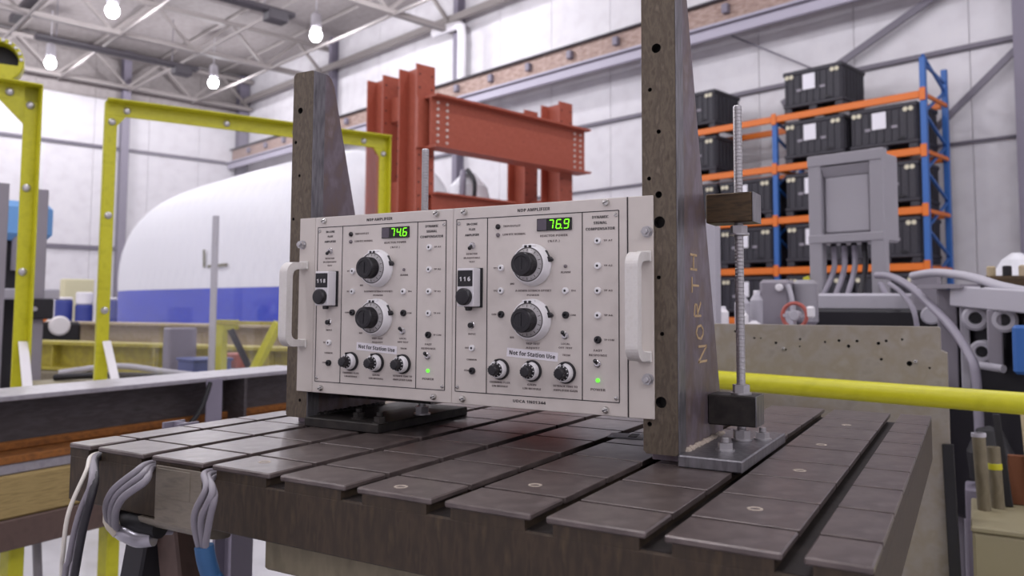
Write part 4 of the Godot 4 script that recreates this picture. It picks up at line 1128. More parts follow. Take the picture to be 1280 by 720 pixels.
# ------------------------------------------------------------------ yellow guard frames
func build_guards() -> void:
	var a := hall(-3.56, 0, -0.82)
	var b := hall(-3.27, 0, -2.42)
	var d := (b - a)
	var turn := atan2(-d.z, d.x)
	var len := d.length()
	var t := thing("safety_guard", "yellow angle-iron guard frame in front of the covered tank", "guard frame", a, turn, "yellow guard frames")
	var h := 2.13
	for s in 2:
		var x := 0.0 if s == 0 else len
		var sg := 1.0 if s == 0 else -1.0
		var post := B.new()
		post.box(Vector3(x + sg * 0.028, h / 2, 0), Vector3(0.056, h, 0.008), 0.002)
		post.box(Vector3(x, h / 2, -0.026 if s == 0 else 0.026), Vector3(0.008, h, 0.052), 0.002)
		var p := part("post", post, M["yellow paint"], t)
		for y in [2.02, 1.52, 1.02]:
			part("bolt", B.new().lathe(Vector3(x + sg * 0.030, y, 0.004), Vector3.BACK, [Vector2(0.019, 0), Vector2(0.018, 0.008), Vector2(0.010, 0.014), Vector2(0, 0.015)], 12), M["zinc"], p)
		part("foot_plate", B.new().box(Vector3(x, 0.006, 0), Vector3(0.16, 0.012, 0.16), 0.002), M["yellow paint"], p)
	var rail := B.new()
	rail.box(Vector3(len / 2, h - 0.038, 0.001), Vector3(len, 0.076, 0.008), 0.002)
	rail.box(Vector3(len / 2, h, 0.034), Vector3(len, 0.008, 0.076), 0.002)
	var rl := part("top_rail", rail, M["yellow paint"], t)
	for x in [0.10, 0.62, 1.02, 1.46]:
		part("bolt", B.new().lathe(Vector3(x, h - 0.042, 0.005), Vector3.BACK, [Vector2(0.019, 0), Vector2(0.018, 0.008), Vector2(0.010, 0.014), Vector2(0, 0.015)], 12), M["zinc"], rl)
	part("corner_gusset", B.new().prism([Vector2(0.01, h - 0.01), Vector2(0.01, h - 0.13), Vector2(0.055, h - 0.13), Vector2(0.10, h - 0.07), Vector2(0.10, h - 0.01)], -0.006, 0.002), M["yellow paint"], rl)
	part("corner_gusset", B.new().prism([Vector2(len - 0.01, h - 0.01), Vector2(len - 0.01, h - 0.13), Vector2(len - 0.055, h - 0.13), Vector2(len - 0.10, h - 0.07), Vector2(len - 0.10, h - 0.01)], -0.006, 0.002), M["yellow paint"], rl)
	part("clear_sheet", B.new().box(Vector3(len / 2, 1.10, -0.012), Vector3(len - 0.02, 1.96, 0.005)), M["clear sheet"], t)
	part("white_stay", B.new().bar(Vector3(0.045, 0.86, 0.012), Vector3(0.12, 0.35, 0.42), 0.040, 0.008, Vector3.RIGHT, 0.002), M["white pipe"], t)
	# the second frame, whose right-hand post and rail end show at the left edge
	var a2 := hall(-3.278, 0, -0.44)
	var t2 := thing("safety_guard", "yellow guard frame at the left edge with the yellow hoist above it", "guard frame", a2, HALL + PI / 2, "yellow guard frames")
	var h2 := 2.07
	var q2 := B.new()
	q2.box(Vector3(-0.030, h2 / 2, 0), Vector3(0.060, h2, 0.008), 0.002)
	q2.box(Vector3(0.0, h2 / 2, 0.030), Vector3(0.008, h2, 0.060), 0.002)
	var pp := part("post", q2, M["yellow paint"], t2)
	for y in [1.98, 1.59, 1.20]:
		part("bolt", B.new().lathe(Vector3(-0.034, y, 0.004), Vector3.BACK, [Vector2(0.019, 0), Vector2(0.018, 0.008), Vector2(0.010, 0.014), Vector2(0, 0.015)], 12), M["zinc"], pp)
	part("foot_plate", B.new().box(Vector3(0, 0.006, 0), Vector3(0.16, 0.012, 0.16), 0.002), M["yellow paint"], pp)
	part("post", B.new().box(Vector3(-1.5, h2 / 2, 0), Vector3(0.076, h2, 0.008), 0.002), M["yellow paint"], t2)
	var r2 := B.new()
	r2.box(Vector3(-0.75, h2 - 0.038, 0.0), Vector3(1.5, 0.076, 0.008), 0.002)
	r2.box(Vector3(-0.75, h2, 0.034), Vector3(1.5, 0.008, 0.076), 0.002)
	var rr := part("top_rail", r2, M["yellow paint"], t2)
	part("corner_gusset", B.new().prism([Vector2(-0.01, h2 - 0.01), Vector2(-0.01, h2 - 0.19), Vector2(-0.05, h2 - 0.19), Vector2(-0.19, h2 - 0.05), Vector2(-0.19, h2 - 0.01)], -0.006, 0.003), M["yellow paint"], rr)
	for x in [-0.12, -0.5]:
		part("bolt", B.new().lathe(Vector3(x, h2 - 0.042, 0.005), Vector3.BACK, [Vector2(0.019, 0), Vector2(0.018, 0.008), Vector2(0.010, 0.014), Vector2(0, 0.015)], 12), M["zinc"], rr)
	part("white_stay", B.new().bar(Vector3(-0.020, 0.88, 0.012), Vector3(-0.06, 0.42, 0.46), 0.040, 0.008, Vector3.RIGHT, 0.002), M["white pipe"], t2)
	# yellow hoist wheel above the second frame
	var hk := thing("yellow_hoist", "yellow hoist wheel housing with a dark hollow, at the upper left corner", "hoist", hall(-3.339, 2.175, -0.283), HALL + PI / 2 - 0.25)
	part("ring", B.new().lathe(Vector3(0, 0, -0.05), Vector3.BACK, [Vector2(0.082, 0.02), Vector2(0.082, 0.10), Vector2(0.100, 0.10), Vector2(0.104, 0.09), Vector2(0.104, 0.01), Vector2(0.098, 0.0), Vector2(0.0, 0.0)], 32), M["yellow paint"], hk)
	part("hollow", B.new().cyl(Vector3(0, 0, -0.046), Vector3(0, 0, -0.03), 0.082, 28), M["machine dark"], hk)
	var seg := []
	for k in 13:
		var an := PI + PI * k / 12.0
		seg.append(Vector2(cos(an) * 0.083, minf(sin(an) * 0.083, -0.018)))
	part("lower_guard", B.new().prism(seg, -0.03, 0.040), M["yellow paint"], hk)
	for k in 6:
		var an := 0.1 + k * 0.32
		part("ring_bolt", B.new().cyl(Vector3(cos(an) * 0.092, sin(an) * 0.092, 0.048), Vector3(cos(an) * 0.092, sin(an) * 0.092, 0.058), 0.0085, 10, 0.002), M["zinc"], hk)
	part("mounting_lug", B.new().box(Vector3(0, -0.105, 0), Vector3(0.07, 0.03, 0.07), 0.004), M["yellow paint"], hk)

# ------------------------------------------------------------------ clutter between the guard frame and the tank
func build_left_clutter() -> void:
	single("grey_post", B.new().box(Vector3(-5.30, 0.92, -0.935), Vector3(0.09, 1.84, 0.09), 0.004), M["machine grey"], "square grey post standing just right of the yellow frame's near post", "post", Vector3.ZERO, HALL, "grey square posts at the left")
	single("grey_post", B.new().box(Vector3(-5.30, 0.93, -0.70), Vector3(0.07, 1.86, 0.09), 0.004), M["machine grey"], "square grey post at the very left edge beside the blue machine", "post", Vector3.ZERO, HALL, "grey square posts at the left")
	var m := thing("blue_machine", "light blue machine head between grey posts at the left edge", "machine", hall(-6.15, 0, -1.03), HALL)
	part("blue_head", B.new().box(Vector3(0, 1.68, 0.14), Vector3(0.36, 0.30, 0.62), 0.05), M["blue machine"], m)
	part("column", B.new().box(Vector3(-0.05, 0.77, 0.10), Vector3(0.26, 1.54, 0.22), 0.02), M["machine dark"], m)
	part("spindle", B.new().cyl(Vector3(0.12, 1.30, 0.05), Vector3(0.12, 1.56, 0.05), 0.05, 16), M["machine grey"], m)
	part("work_table", B.new().box(Vector3(0.10, 1.12, 0.12), Vector3(0.55, 0.08, 0.60), 0.01), M["light grey"], m)
	part("base", B.new().box(Vector3(0, 0.10, 0), Vector3(0.60, 0.20, 0.70), 0.02), M["machine grey"], m)
	var cl := single("dark_clamp", B.new().box(Vector3(-5.22, 1.015, -0.955), Vector3(0.06, 0.14, 0.14), 0.01), M["machine dark"], "black clamp band around the right grey post", "clamp", Vector3.ZERO, HALL)
	part("clamp_bolt", B.new().cyl(Vector3(-5.20, 1.015, -0.90), Vector3(-5.14, 1.015, -0.90), 0.015, 8), M["zinc"], cl)
	# stored beams
	single("tan_girder", B.new().hbeam(hall(-10.4, 0.655, -1.95), hall(-6.3, 0.655, -3.86), Vector3.UP, 0.35, 0.30, 0.025, 0.02), M["tan paint"], "tan painted girder lying in front of the tank's blue band", "girder")
	single("girder_bearer", B.new().box(Vector3.ZERO, Vector3(0.35, 0.48, 0.35), 0.01), M["khaki steel"], "low bearer under the tan girder's far end", "bearer", hall(-9.0, 0.24, -2.60), HALL, "bearers under the stored girders")
	single("girder_bearer", B.new().box(Vector3.ZERO, Vector3(0.35, 0.48, 0.35), 0.01), M["khaki steel"], "low bearer under the tan girder's near end", "bearer", hall(-6.9, 0.24, -3.58), HALL, "bearers under the stored girders")
	var yg := thing("yellow_girder", "worn yellow girder with stiffeners lying in front of the tan girder", "girder", Vector3.ZERO)
	part("body", B.new().hbeam(hall(-8.9, 0.53, -1.40), hall(-5.4, 0.53, -3.12), Vector3.UP, 0.28, 0.24, 0.03, 0.02), M["yellow old"], yg)
	for k in 6:
		var f := 0.08 + k * 0.165
		part("stiffener", B.new().bar(hall(lerpf(-8.9, -5.4, f), 0.41, lerpf(-1.40, -3.12, f)), hall(lerpf(-8.9, -5.4, f), 0.65, lerpf(-1.40, -3.12, f)), 0.02, 0.20, Basis(Vector3.UP, HALL) * Vector3(0.9, 0, -0.44)), M["yellow old"], yg)
	single("stacked_blocking", B.new().box(Vector3.ZERO, Vector3(2.8, 0.38, 0.30), 0.02), M["khaki steel"], "low khaki blocking under the yellow girder", "blocking", hall(-7.1, 0.19, -2.28), HALL + 0.456)
	single("grey_cabinet", B.new().box(Vector3.ZERO, Vector3(0.15, 0.86, 0.22), 0.01), M["column grey"], "narrow dark grey box standing among the yellow girders", "box", hall(-5.62, 0.43, -2.06), HALL)
	var cr := thing("blue_crate", "dark blue crate low behind the I-girder, right of the grey box", "crate", hall(-5.22, 0.455, -2.10), HALL)
	part("shell", B.new().box(Vector3(0, 0.08, 0), Vector3(0.30, 0.17, 0.30), 0.01), M["crate blue"], cr)
	part("rim", B.new().box(Vector3(0, 0.17, 0), Vector3(0.32, 0.02, 0.32), 0.004), M["crate blue"], cr)
	single("crate_stand", B.new().box(Vector3(0, 0.2275, 0), Vector3(0.42, 0.455, 0.36), 0.01), M["machine grey"], "grey stand under the dark blue crate", "stand", hall(-5.22, 0, -2.10), HALL)
	single("slim_pole", B.new().cyl(Vector3.ZERO, Vector3(0, 1.70, 0), 0.024, 14, 0.004), M["light grey"], "slim pale grey pole standing in front of the tank", "pole", hall(-4.75, 0, -1.95), HALL)
	var yb := thing("yellow_trestle", "bright yellow trestle with a slanted leg, left of the rounded bracket", "trestle", Vector3.ZERO)
	part("leg", B.new().bar(hall(-4.92, 0.0, -2.10), hall(-4.92, 0.91, -2.095), 0.07, 0.05, Vector3.RIGHT), M["yellow paint"], yb)
	part("slanted_leg", B.new().bar(hall(-4.82, 0.0, -2.02), hall(-4.43, 0.92, -2.30), 0.06, 0.05, Vector3.RIGHT), M["yellow paint"], yb)
	part("head_plate", B.new().bar(hall(-4.95, 0.90, -2.07), hall(-4.80, 0.90, -2.16), 0.07, 0.04), M["yellow paint"], yb)
	part("top_bar", B.new().bar(hall(-4.95, 0.915, -2.07), hall(-4.40, 0.915, -2.33), 0.025, 0.05), M["yellow old"], yb)
	single("dark_bar", B.new().bar(hall(-4.78, 0.865, -2.10), hall(-4.56, 0.20, -2.36), 0.04, 0.04), M["machine dark"], "dark slanted bar leaning beside the yellow trestle", "bar")
	single("brick_block", B.new().box(Vector3.ZERO, Vector3(0.18, 0.12, 0.10), 0.01), M["red steel"], "small red-brown block behind the dark slanted bar", "block", hall(-5.33, 0.595, -2.41), HALL)
	single("block_stand", B.new().box(Vector3.ZERO, Vector3(0.24, 0.535, 0.20), 0.01), M["column grey"], "grey stand under the red-brown block", "stand", hall(-5.33, 0.2675, -2.41), HALL)
	# far drums and boxes, seen between the two yellow posts
	for k in 3:
		var p: Vector3 = [hall(-14.6, 0, -3.55), hall(-14.4, 0, -3.82), hall(-14.25, 0, -4.18)][k]
		var tall: float = [1.10, 1.02, 1.10][k]
		var b := thing("blue_barrel", ["blue barrel farthest left between the two yellow posts", "blue barrel with a white lid between the two yellow posts", "blue barrel beside the farther yellow post"][k], "barrel", p, HALL, "blue barrels in front of the far wall")
		part("barrel_body", B.new().lathe(Vector3.ZERO, Vector3.UP, [Vector2(0, 0), Vector2(0.13, 0), Vector2(0.14, 0.3), Vector2(0.145, 0.32), Vector2(0.14, 0.34), Vector2(0.14, tall - 0.04), Vector2(0.13, tall), Vector2(0, tall)], 18), M["drum blue"], b)
		part("barrel_lid", B.new().cyl(Vector3(0, tall, 0), Vector3(0, tall + (0.22 if k == 1 else 0.05), 0), 0.135, 18, 0.02), M["white pipe"], b)
	single("cream_cabinet", B.new().box(Vector3.ZERO, Vector3(0.30, 1.52, 0.55), 0.02), M["cream"], "cream cabinet beyond the blue barrels by the far wall", "cabinet", hall(-16.6, 0.76, -4.30), HALL)
	var mo := thing("dark_motor", "dark motor with a round white face and a brass fitting, left of the tan girder", "motor", hall(-9.1, 0, -2.05), HALL)
	part("motor_body", B.new().box(Vector3(0, 0.72, 0), Vector3(0.30, 0.24, 0.42), 0.03), M["machine dark"], mo)
	part("stand", B.new().box(Vector3(0, 0.30, 0), Vector3(0.26, 0.60, 0.34), 0.01), M["crate blue"], mo)
	part("white_face", B.new().cyl(Vector3(0.14, 0.80, 0.02), Vector3(0.20, 0.80, 0.02), 0.11, 18, 0.02), M["white pipe"], mo)
	part("brass_fitting", B.new().cyl(Vector3(0.12, 0.90, 0.20), Vector3(0.20, 0.90, 0.20), 0.06, 12), M["rack orange"], mo)
	var fl := thing("floor_hoses", "grey hoses lying in loops behind the near girder", "hoses", Vector3.ZERO)
	fl.set_meta("label", "grey hose loops lying on a low bench behind the near girder")
	part("hose", B.new().tube([hall(-4.9, 0.60, -1.0), hall(-4.7, 0.64, -1.3), hall(-4.5, 0.60, -1.55), hall(-4.4, 0.56, -1.8)], 0.02, 8, 5), M["light grey"], fl)
	part("hose", B.new().tube([hall(-4.8, 0.58, -0.95), hall(-4.5, 0.60, -1.2), hall(-4.4, 0.57, -1.6)], 0.02, 8, 5), M["machine dark"], fl)
	single("low_bench", B.new().box(Vector3.ZERO, Vector3(0.7, 0.56, 1.0), 0.01), M["olive box"], "low bench under the grey hose loops", "bench", hall(-4.55, 0.28, -1.30), HALL)

# ------------------------------------------------------------------ plate, guard rail and machines on the right
func build_right_side() -> void:
	# steel reaction plate with holes
	var pl := thing("reaction_plate", "thick upright grey steel plate with scattered bolt holes behind the table", "steel plate", Vector3.ZERO)
	var zp := -1.25
	var body := CSGCombiner3D.new()
	body.name = "plate_body"
	pl.add_child(body)
	var sl := CSGPolygon3D.new()
	sl.name = "slab"
	sl.polygon = PackedVector2Array([Vector2(0.06, 0.0), Vector2(0.706, 0.0), Vector2(0.706, 0.962), Vector2(0.694, 0.968), Vector2(0.694, 1.0155), Vector2(0.690, 1.0185), Vector2(0.06, 1.0165)])
	sl.depth = 0.05
	sl.position = Vector3(0, 0, zp + 0.05)
	sl.material = M["wall plate steel"]
	body.add_child(sl)
	for h in [[0.255, 1.000, 5], [0.300, 0.985, 4], [0.315, 0.985, 3], [0.350, 0.975, 5], [0.372, 0.960, 4], [0.405, 0.985, 4], [0.404, 0.968, 3], [0.460, 0.980, 4], [0.490, 0.984, 5], [0.510, 0.972, 6], [0.528, 0.984, 5], [0.572, 0.980, 6], [0.588, 0.986, 5], [0.577, 0.945, 5], [0.633, 0.938, 9], [0.620, 0.990, 4], [0.640, 0.700, 6], [0.672, 0.930, 4]]:
		var c := CSGCylinder3D.new()
		c.name = "bolt_hole"
		c.operation = CSGShape3D.OPERATION_SUBTRACTION
		c.radius = h[2] * 0.00062
		c.height = 0.05
		c.sides = 14
		c.rotation.x = PI / 2
		c.position = Vector3(h[0], h[1], zp + 0.05)
		c.material = M["machine dark"]
		body.add_child(c)
	for h in [[0.368, 0.962], [0.645, 0.943]]:
		part("stud", B.new().cyl(Vector3(h[0], h[1], zp + 0.045), Vector3(h[0], h[1], zp + 0.058), 0.004, 10, 0.001), M["nickel"], pl)
	# yellow guard rail between the table and the plate
	var gr := thing("guard_rail", "yellow tube guard rail crossing behind the table at the right", "guard rail", Vector3.ZERO)
	part("top_tube", B.new().tube([Vector3(0.10, 0.8905, -1.137), Vector3(0.40, 0.8850, -1.108), Vector3(0.75, 0.8795, -1.075), Vector3(1.45, 0.8690, -1.009)], 0.0215, 20, 4), M["yellow paint"], gr)
	part("lower_tube", B.new().tube([Vector3(0.10, 0.487, -1.137), Vector3(0.75, 0.487, -1.075), Vector3(1.45, 0.487, -1.009)], 0.0215, 20, 4), M["yellow paint"], gr)
	for x in [0.12, 1.40]:
		part("rail_post", B.new().cyl(Vector3(x, 0.0, -1.137 + (x - 0.1) * 0.0945), Vector3(x, 0.885, -1.137 + (x - 0.1) * 0.0945), 0.0215, 18), M["yellow paint"], gr)
	# pale post behind the chalked bracket
	single("pale_post", B.new().prism([Vector2(-0.045, 0.0), Vector2(0.040, 0.0), Vector2(0.040, 1.322), Vector2(0.028, 1.340), Vector2(0.006, 1.345), Vector2(-0.045, 1.345)], -0.03, 0.03), M["light grey"], "pale grey post with a rounded top just right of the chalked bracket", "post", Vector3(0.0, 0, -1.83))
	# electrical enclosure on two legs
	var ew := 0.3455
	var at := hall(-0.787, 0, -3.113)
	var en := thing("control_enclosure", "grey electrical enclosure on two legs with cables leaving its underside", "enclosure", at, HALL)
	part("leg", B.new().box(Vector3(0.033, 0.88, 0), Vector3(0.062, 1.76, 0.05), 0.004), M["enclosure grey"], en)
	part("leg", B.new().box(Vector3(ew - 0.028, 0.885, 0), Vector3(0.062, 1.77, 0.05), 0.004), M["enclosure grey"], en)
	var cab := part("cabinet_shell", B.new().box(Vector3(ew / 2, 1.555, -0.10), Vector3(ew - 0.02, 0.40, 0.16), 0.006), M["enclosure grey"], en)
	part("top_bar", B.new().box(Vector3(ew / 2, 1.742, 0.004), Vector3(ew, 0.052, 0.05), 0.004), M["enclosure grey"], en)
	part("bottom_bar", B.new().box(Vector3(ew / 2, 1.374, 0.004), Vector3(ew, 0.040, 0.05), 0.004), M["enclosure grey"], en)
	part("door", B.new().box(Vector3(ew / 2, 1.535, -0.012), Vector3(ew - 0.135, 0.270, 0.016), 0.010), M["enclosure door"], cab)
	part("sloped_hood", B.new().bar(Vector3(0.066, 1.688, 0.010), Vector3(ew - 0.062, 1.688, 0.010), 0.050, 0.006, Vector3(0, 0.85, 0.5)), M["enclosure grey"], cab)
	for k in 5:
		part("gland", B.new().cyl(Vector3(0.085 + k * 0.048, 1.310, -0.05), Vector3(0.085 + k * 0.048, 1.362, -0.05), 0.013, 10), M["machine dark"], cab)
	var names := ["leftmost", "second", "third", "fourth", "last, by the right leg"]
	for k in 5:
		var x := 0.085 + k * 0.048
		var e := [-0.03, 0.0, 0.02, 0.05, 0.24][k] as float
		var pts := [Vector3(x, 1.345, -0.05), Vector3(x + 0.01, 1.24, -0.03), Vector3(x + e * 0.3, 1.12, 0.04), Vector3(x + e * 0.6 - 0.04 * (1 if k < 3 else 0), 1.02, 0.06), Vector3(x + e - 0.09 * (1 if k < 3 else 0), 0.90, 0.10), Vector3(x + e - 0.1, 0.004, 0.12)]
		single("enclosure_cable", B.new().tube(pts, 0.0125, 10, 5), M["hose grey"] if k != 3 else M["cable dark"], "grey cable hanging under the enclosure, " + names[k] + (" from the left" if k < 4 else ""), "cable", at, HALL, "cables under the enclosure")
	# machine with dark recess on the right
	var m := thing("hydraulic_machine", "grey framed hydraulic machine with a dark recess and round fittings, at the right edge", "machine", Vector3.ZERO)
	part("post", B.new().box(Vector3(0.683, 0.56, -2.27), Vector3(0.058, 1.12, 0.06), 0.004), M["machine grey"], m)
	part("post", B.new().box(Vector3(0.733, 0.56, -2.22), Vector3(0.028, 1.12, 0.05), 0.003), M["light grey"], m)
	part("top_beam", B.new().bar(Vector3(0.715, 1.098, -2.215), Vector3(1.05, 1.062, -1.78), 0.066, 0.06, Vector3.UP, 0.004), M["light grey"], m)
	part("beam_gap", B.new().box(Vector3(0.784, 1.098, -2.105), Vector3(0.010, 0.060, 0.04)), M["machine dark"], m)
	part("top_cap", B.new().bar(Vector3(0.63, 1.130, -2.30), Vector3(0.76, 1.128, -2.17), 0.014, 0.10, Vector3.UP), M["machine grey"], m)
	part("dark_recess", B.new().bar(Vector3(0.720, 0.930, -2.290), Vector3(1.06, 0.93, -1.86), 0.30, 0.05, Vector3.UP), M["machine dark"], m)
	part("lower_body", B.new().bar(Vector3(0.70, 0.60, -2.30), Vector3(1.06, 0.60, -1.84), 0.40, 0.16, Vector3.UP, 0.01), M["machine dark"], m)
	for q in [[0.764, 1.027, -2.155, 0.040], [0.778, 0.924, -2.120, 0.036], [0.837, 1.024, -2.055, 0.038]]:
		part("round_fitting", B.new().lathe(Vector3(q[0], q[1], q[2]), Vector3(-0.2, 0, 1), [Vector2(q[3], -0.05), Vector2(q[3], 0.006), Vector2(q[3] * 0.8, 0.012), Vector2(q[3] * 0.5, 0.012), Vector2(q[3] * 0.42, -0.004), Vector2(0, -0.004)], 20), M["light grey"], m)
		part("fitting_bore", B.new().cyl(Vector3(q[0], q[1], q[2] - 0.004), Vector3(q[0] - 0.001, q[1], q[2] + 0.004), q[3] * 0.42, 16), M["machine dark"], m)
	part("side_bracket", B.new().box(Vector3(0.812, 0.965, -2.075), Vector3(0.040, 0.18, 0.05), 0.004), M["machine grey"], m)
	part("shaft", B.new().cyl(Vector3(0.770, 0.885, -2.08), Vector3(0.830, 0.880, -2.02), 0.012, 12), M["light grey"], m)
	single("blue_valve", B.new().box(Vector3(0.872, 0.945, -1.875), Vector3(0.045, 0.135, 0.05), 0.008), M["rack blue"], "dark blue valve block on the machine at the right edge", "valve")
	single("hose", B.new().tube([Vector3(0.440, 1.182, -2.600), Vector3(0.500, 1.172, -2.500), Vector3(0.573, 1.128, -2.373), Vector3(0.640, 1.062, -2.240), Vector3(0.698, 0.996, -2.109), Vector3(0.742, 0.920, -2.020), Vector3(0.760, 0.840, -1.980), Vector3(0.765, 0.5, -1.98)], 0.0135, 12, 6), M["hose grey"], "thick grey hose arching down from the enclosure towards the yellow rail", "hose", Vector3.ZERO, 0.0, "hoses of the machine")
	single("hose", B.new().tube([Vector3(0.560, 1.180, -2.66), Vector3(0.640, 1.185, -2.50), Vector3(0.722, 1.170, -2.341), Vector3(0.780, 1.150, -2.220), Vector3(0.835, 1.125, -2.100), Vector3(0.92, 1.10, -1.98)], 0.0150, 12, 6), M["light grey"], "pale hose lying along the top of the machine at the right", "hose", Vector3.ZERO, 0.0, "hoses of the machine")
	single("hose", B.new().tube([Vector3(0.480, 1.150, -2.66), Vector3(0.530, 1.110, -2.55), Vector3(0.575, 1.040, -2.44), Vector3(0.59, 0.90, -2.40)], 0.0090, 10, 6), M["hose grey"], "thin grey hose hanging beside the enclosure's right leg", "hose", Vector3.ZERO, 0.0, "hoses of the machine")
	single("white_sack", B.new().lathe(Vector3(0.93, 1.10, -3.38), Vector3.UP, [Vector2(0, 0), Vector2(0.09, 0.02), Vector2(0.10, 0.10), Vector2(0.06, 0.17), Vector2(0.02, 0.20), Vector2(0, 0.2)], 14), M["tarp white"], "white sack on the back of the machine at the right edge", "sack")
	single("sack_shelf", B.new().box(Vector3(0.90, 0.55, -3.40), Vector3(0.60, 1.10, 0.40), 0.01), M["machine grey"], "grey cupboard behind the right-hand machine with the white sack on it", "cupboard")
	var pm := thing("pipe_fittings", "brass-brown pipe fittings standing behind the pale hose", "fitting", Vector3.ZERO)
	pm.set_meta("label", "brown and grey pipe manifold standing behind the pale hose")
	part("manifold", B.new().bar(Vector3(0.80, 1.155, -2.75), Vector3(0.95, 1.150, -2.65), 0.05, 0.05, Vector3.UP, 0.01), M["brown steel"], pm)
	for k in 3:
		part("valve_stem", B.new().cyl(Vector3(0.82 + k * 0.05, 1.16, -2.735 + k * 0.03), Vector3(0.82 + k * 0.05, 1.215, -2.735 + k * 0.03), 0.016, 10, 0.004), M["tan paint"] if k != 1 else M["machine dark"], pm)
	part("stand_leg", B.new().box(Vector3(0.875, 0.565, -2.70), Vector3(0.06, 1.13, 0.06)), M["machine grey"], pm)
	# low machine between plate and enclosure
	var lm := thing("bench_machine", "low dark machine on a grey bench behind the plate, under the enclosure", "machine", Vector3.ZERO)
	part("bench", B.new().box(Vector3(0.36, 0.46, -2.85), Vector3(0.90, 0.92, 0.40), 0.01), M["machine grey"], lm)
	part("dark_base", B.new().box(Vector3(0.38, 0.985, -2.78), Vector3(0.72, 0.13, 0.30), 0.01), M["machine dark"], lm)
	part("grey_bed", B.new().box(Vector3(0.33, 1.080, -2.84), Vector3(0.62, 0.070, 0.18), 0.01), M["light grey"], lm)
	part("head_block", B.new().box(Vector3(0.60, 1.11, -2.78), Vector3(0.10, 0.17, 0.14), 0.01), M["machine grey"], lm)
	part("end_fitting", B.new().cyl(Vector3(0.62, 1.03, -2.66), Vector3(0.62, 1.03, -2.60), 0.035, 14, 0.006), M["light grey"], lm)
	# shelf of small equipment left of the enclosure
	single("equipment_bench", B.new().box(Vector3(0.12, 0.485, -2.35), Vector3(0.56, 0.97, 0.52), 0.01), M["column grey"], "grey bench behind the plate carrying the small equipment", "bench")
	var eq := thing("pump_unit", "grey boxy pump unit with a domed cover, left of the enclosure's leg", "pump", Vector3(0.140, 0.97, -2.36))
	part("cabinet", B.new().box(Vector3(-0.02, 0.095, 0), Vector3(0.11, 0.19, 0.14), 0.012), M["machine grey"], eq)
	part("domed_cover", B.new().cyl(Vector3(0.075, 0.02, -0.02), Vector3(0.075, 0.19, -0.02), 0.045, 18, 0.015), M["enclosure grey"], eq)
	part("white_knob", B.new().cyl(Vector3(0.0, 0.16, 0.07), Vector3(0.0, 0.16, 0.085), 0.014, 12, 0.003), M["white pipe"], eq)
	part("conduit", B.new().tube([Vector3(0.03, 0.17, 0.075), Vector3(0.045, 0.12, 0.085), Vector3(0.05, 0.04, 0.09)], 0.009, 8, 5), M["light grey"], eq)
	part("drain_pipe", B.new().cyl(Vector3(0.04, 0.0, 0.11), Vector3(0.04, 0.075, 0.11), 0.014, 12), M["light grey"], eq)
	for k in 5:
		var p: Vector3 = [Vector3(-0.035, 0.97, -2.16), Vector3(0.020, 0.97, -2.22), Vector3(0.085, 0.97, -2.12), Vector3(0.045, 0.97, -2.14), Vector3(0.055, 0.97, -2.30)][k]
		var hh: float = [0.090, 0.135, 0.040, 0.075, 0.150][k]
		var rr: float = [0.020, 0.028, 0.022, 0.016, 0.026][k]
		var bt := thing("white_bottle", ["white can at the bench's left end, beside the pale post", "tall pale bottle behind the threaded rod", "squat white jar in front of the pump unit", "small white bottle between the jar and the tall pale bottle", "tallest pale bottle, beside the pump unit"][k], "bottle", p, 0.0, "pale bottles on the equipment bench")
		part("bottle_body", B.new().lathe(Vector3.ZERO, Vector3.UP, [Vector2(0, 0), Vector2(rr, 0), Vector2(rr, hh * 0.75), Vector2(rr * 0.5, hh * 0.9), Vector2(0, hh * 0.9)], 16), M["white pipe"] if k != 1 and k != 4 else M["light grey"], bt)
		part("bottle_cap", B.new().cyl(Vector3(0, hh * 0.88, 0), Vector3(0, hh, 0), rr * 0.5, 12, 0.002), M["paper"], bt)
	var vw := thing("valve_wheel", "small red-rimmed hand wheel with a pale hub on the equipment bench", "hand wheel", Vector3(0.232, 1.030, -2.07))
	part("rim", B.new().lathe(Vector3.ZERO, Vector3(-0.2, 0, 1), [Vector2(0.042, -0.006), Vector2(0.048, -0.003), Vector2(0.048, 0.003), Vector2(0.042, 0.006), Vector2(0.036, 0.003), Vector2(0.036, -0.003), Vector2(0.042, -0.006)], 24), M["drum red"], vw)
	part("hub", B.new().cyl(Vector3(0, 0, -0.04), Vector3(0, 0, 0.012), 0.018, 14, 0.003), M["light grey"], vw)
	part("spoke", B.new().bar(Vector3(-0.038, 0, 0), Vector3(0.038, 0, 0), 0.010, 0.006), M["light grey"], vw)
	part("spoke", B.new().bar(Vector3(0, -0.06, -0.01), Vector3(0, 0.038, 0), 0.010, 0.006), M["light grey"], vw)
	part("pale_valve", B.new().box(Vector3(0.052, 0.012, 0.0), Vector3(0.026, 0.040, 0.03), 0.006), M["white pipe"], vw)
	part("yellow_tag", B.new().bar(Vector3(-0.012, 1.20, 0.036), Vector3(0.006, 1.135, 0.036), 0.030, 0.008, Vector3.RIGHT, 0.002), M["yellow paint"], en)
	# things at the lower right
	single("black_post", B.new().bar(Vector3(0.722, 0.0, -1.135), Vector3(0.702, 0.770, -1.205), 0.022, 0.022, Vector3.RIGHT, 0.002), M["rubber"], "slim black post leaning against the plate's right edge", "post")
	var cb := thing("olive_cabinet", "low olive-beige cabinet at the lower right corner", "cabinet", Vector3.ZERO)
	part("cabinet_body", B.new().box(Vector3(0.915, 0.300, -1.31), Vector3(0.345, 0.600, 0.28), 0.006), M["olive box"], cb)
	part("top_lip", B.new().box(Vector3(0.915, 0.606, -1.31), Vector3(0.350, 0.012, 0.285), 0.003), M["olive box"], cb)
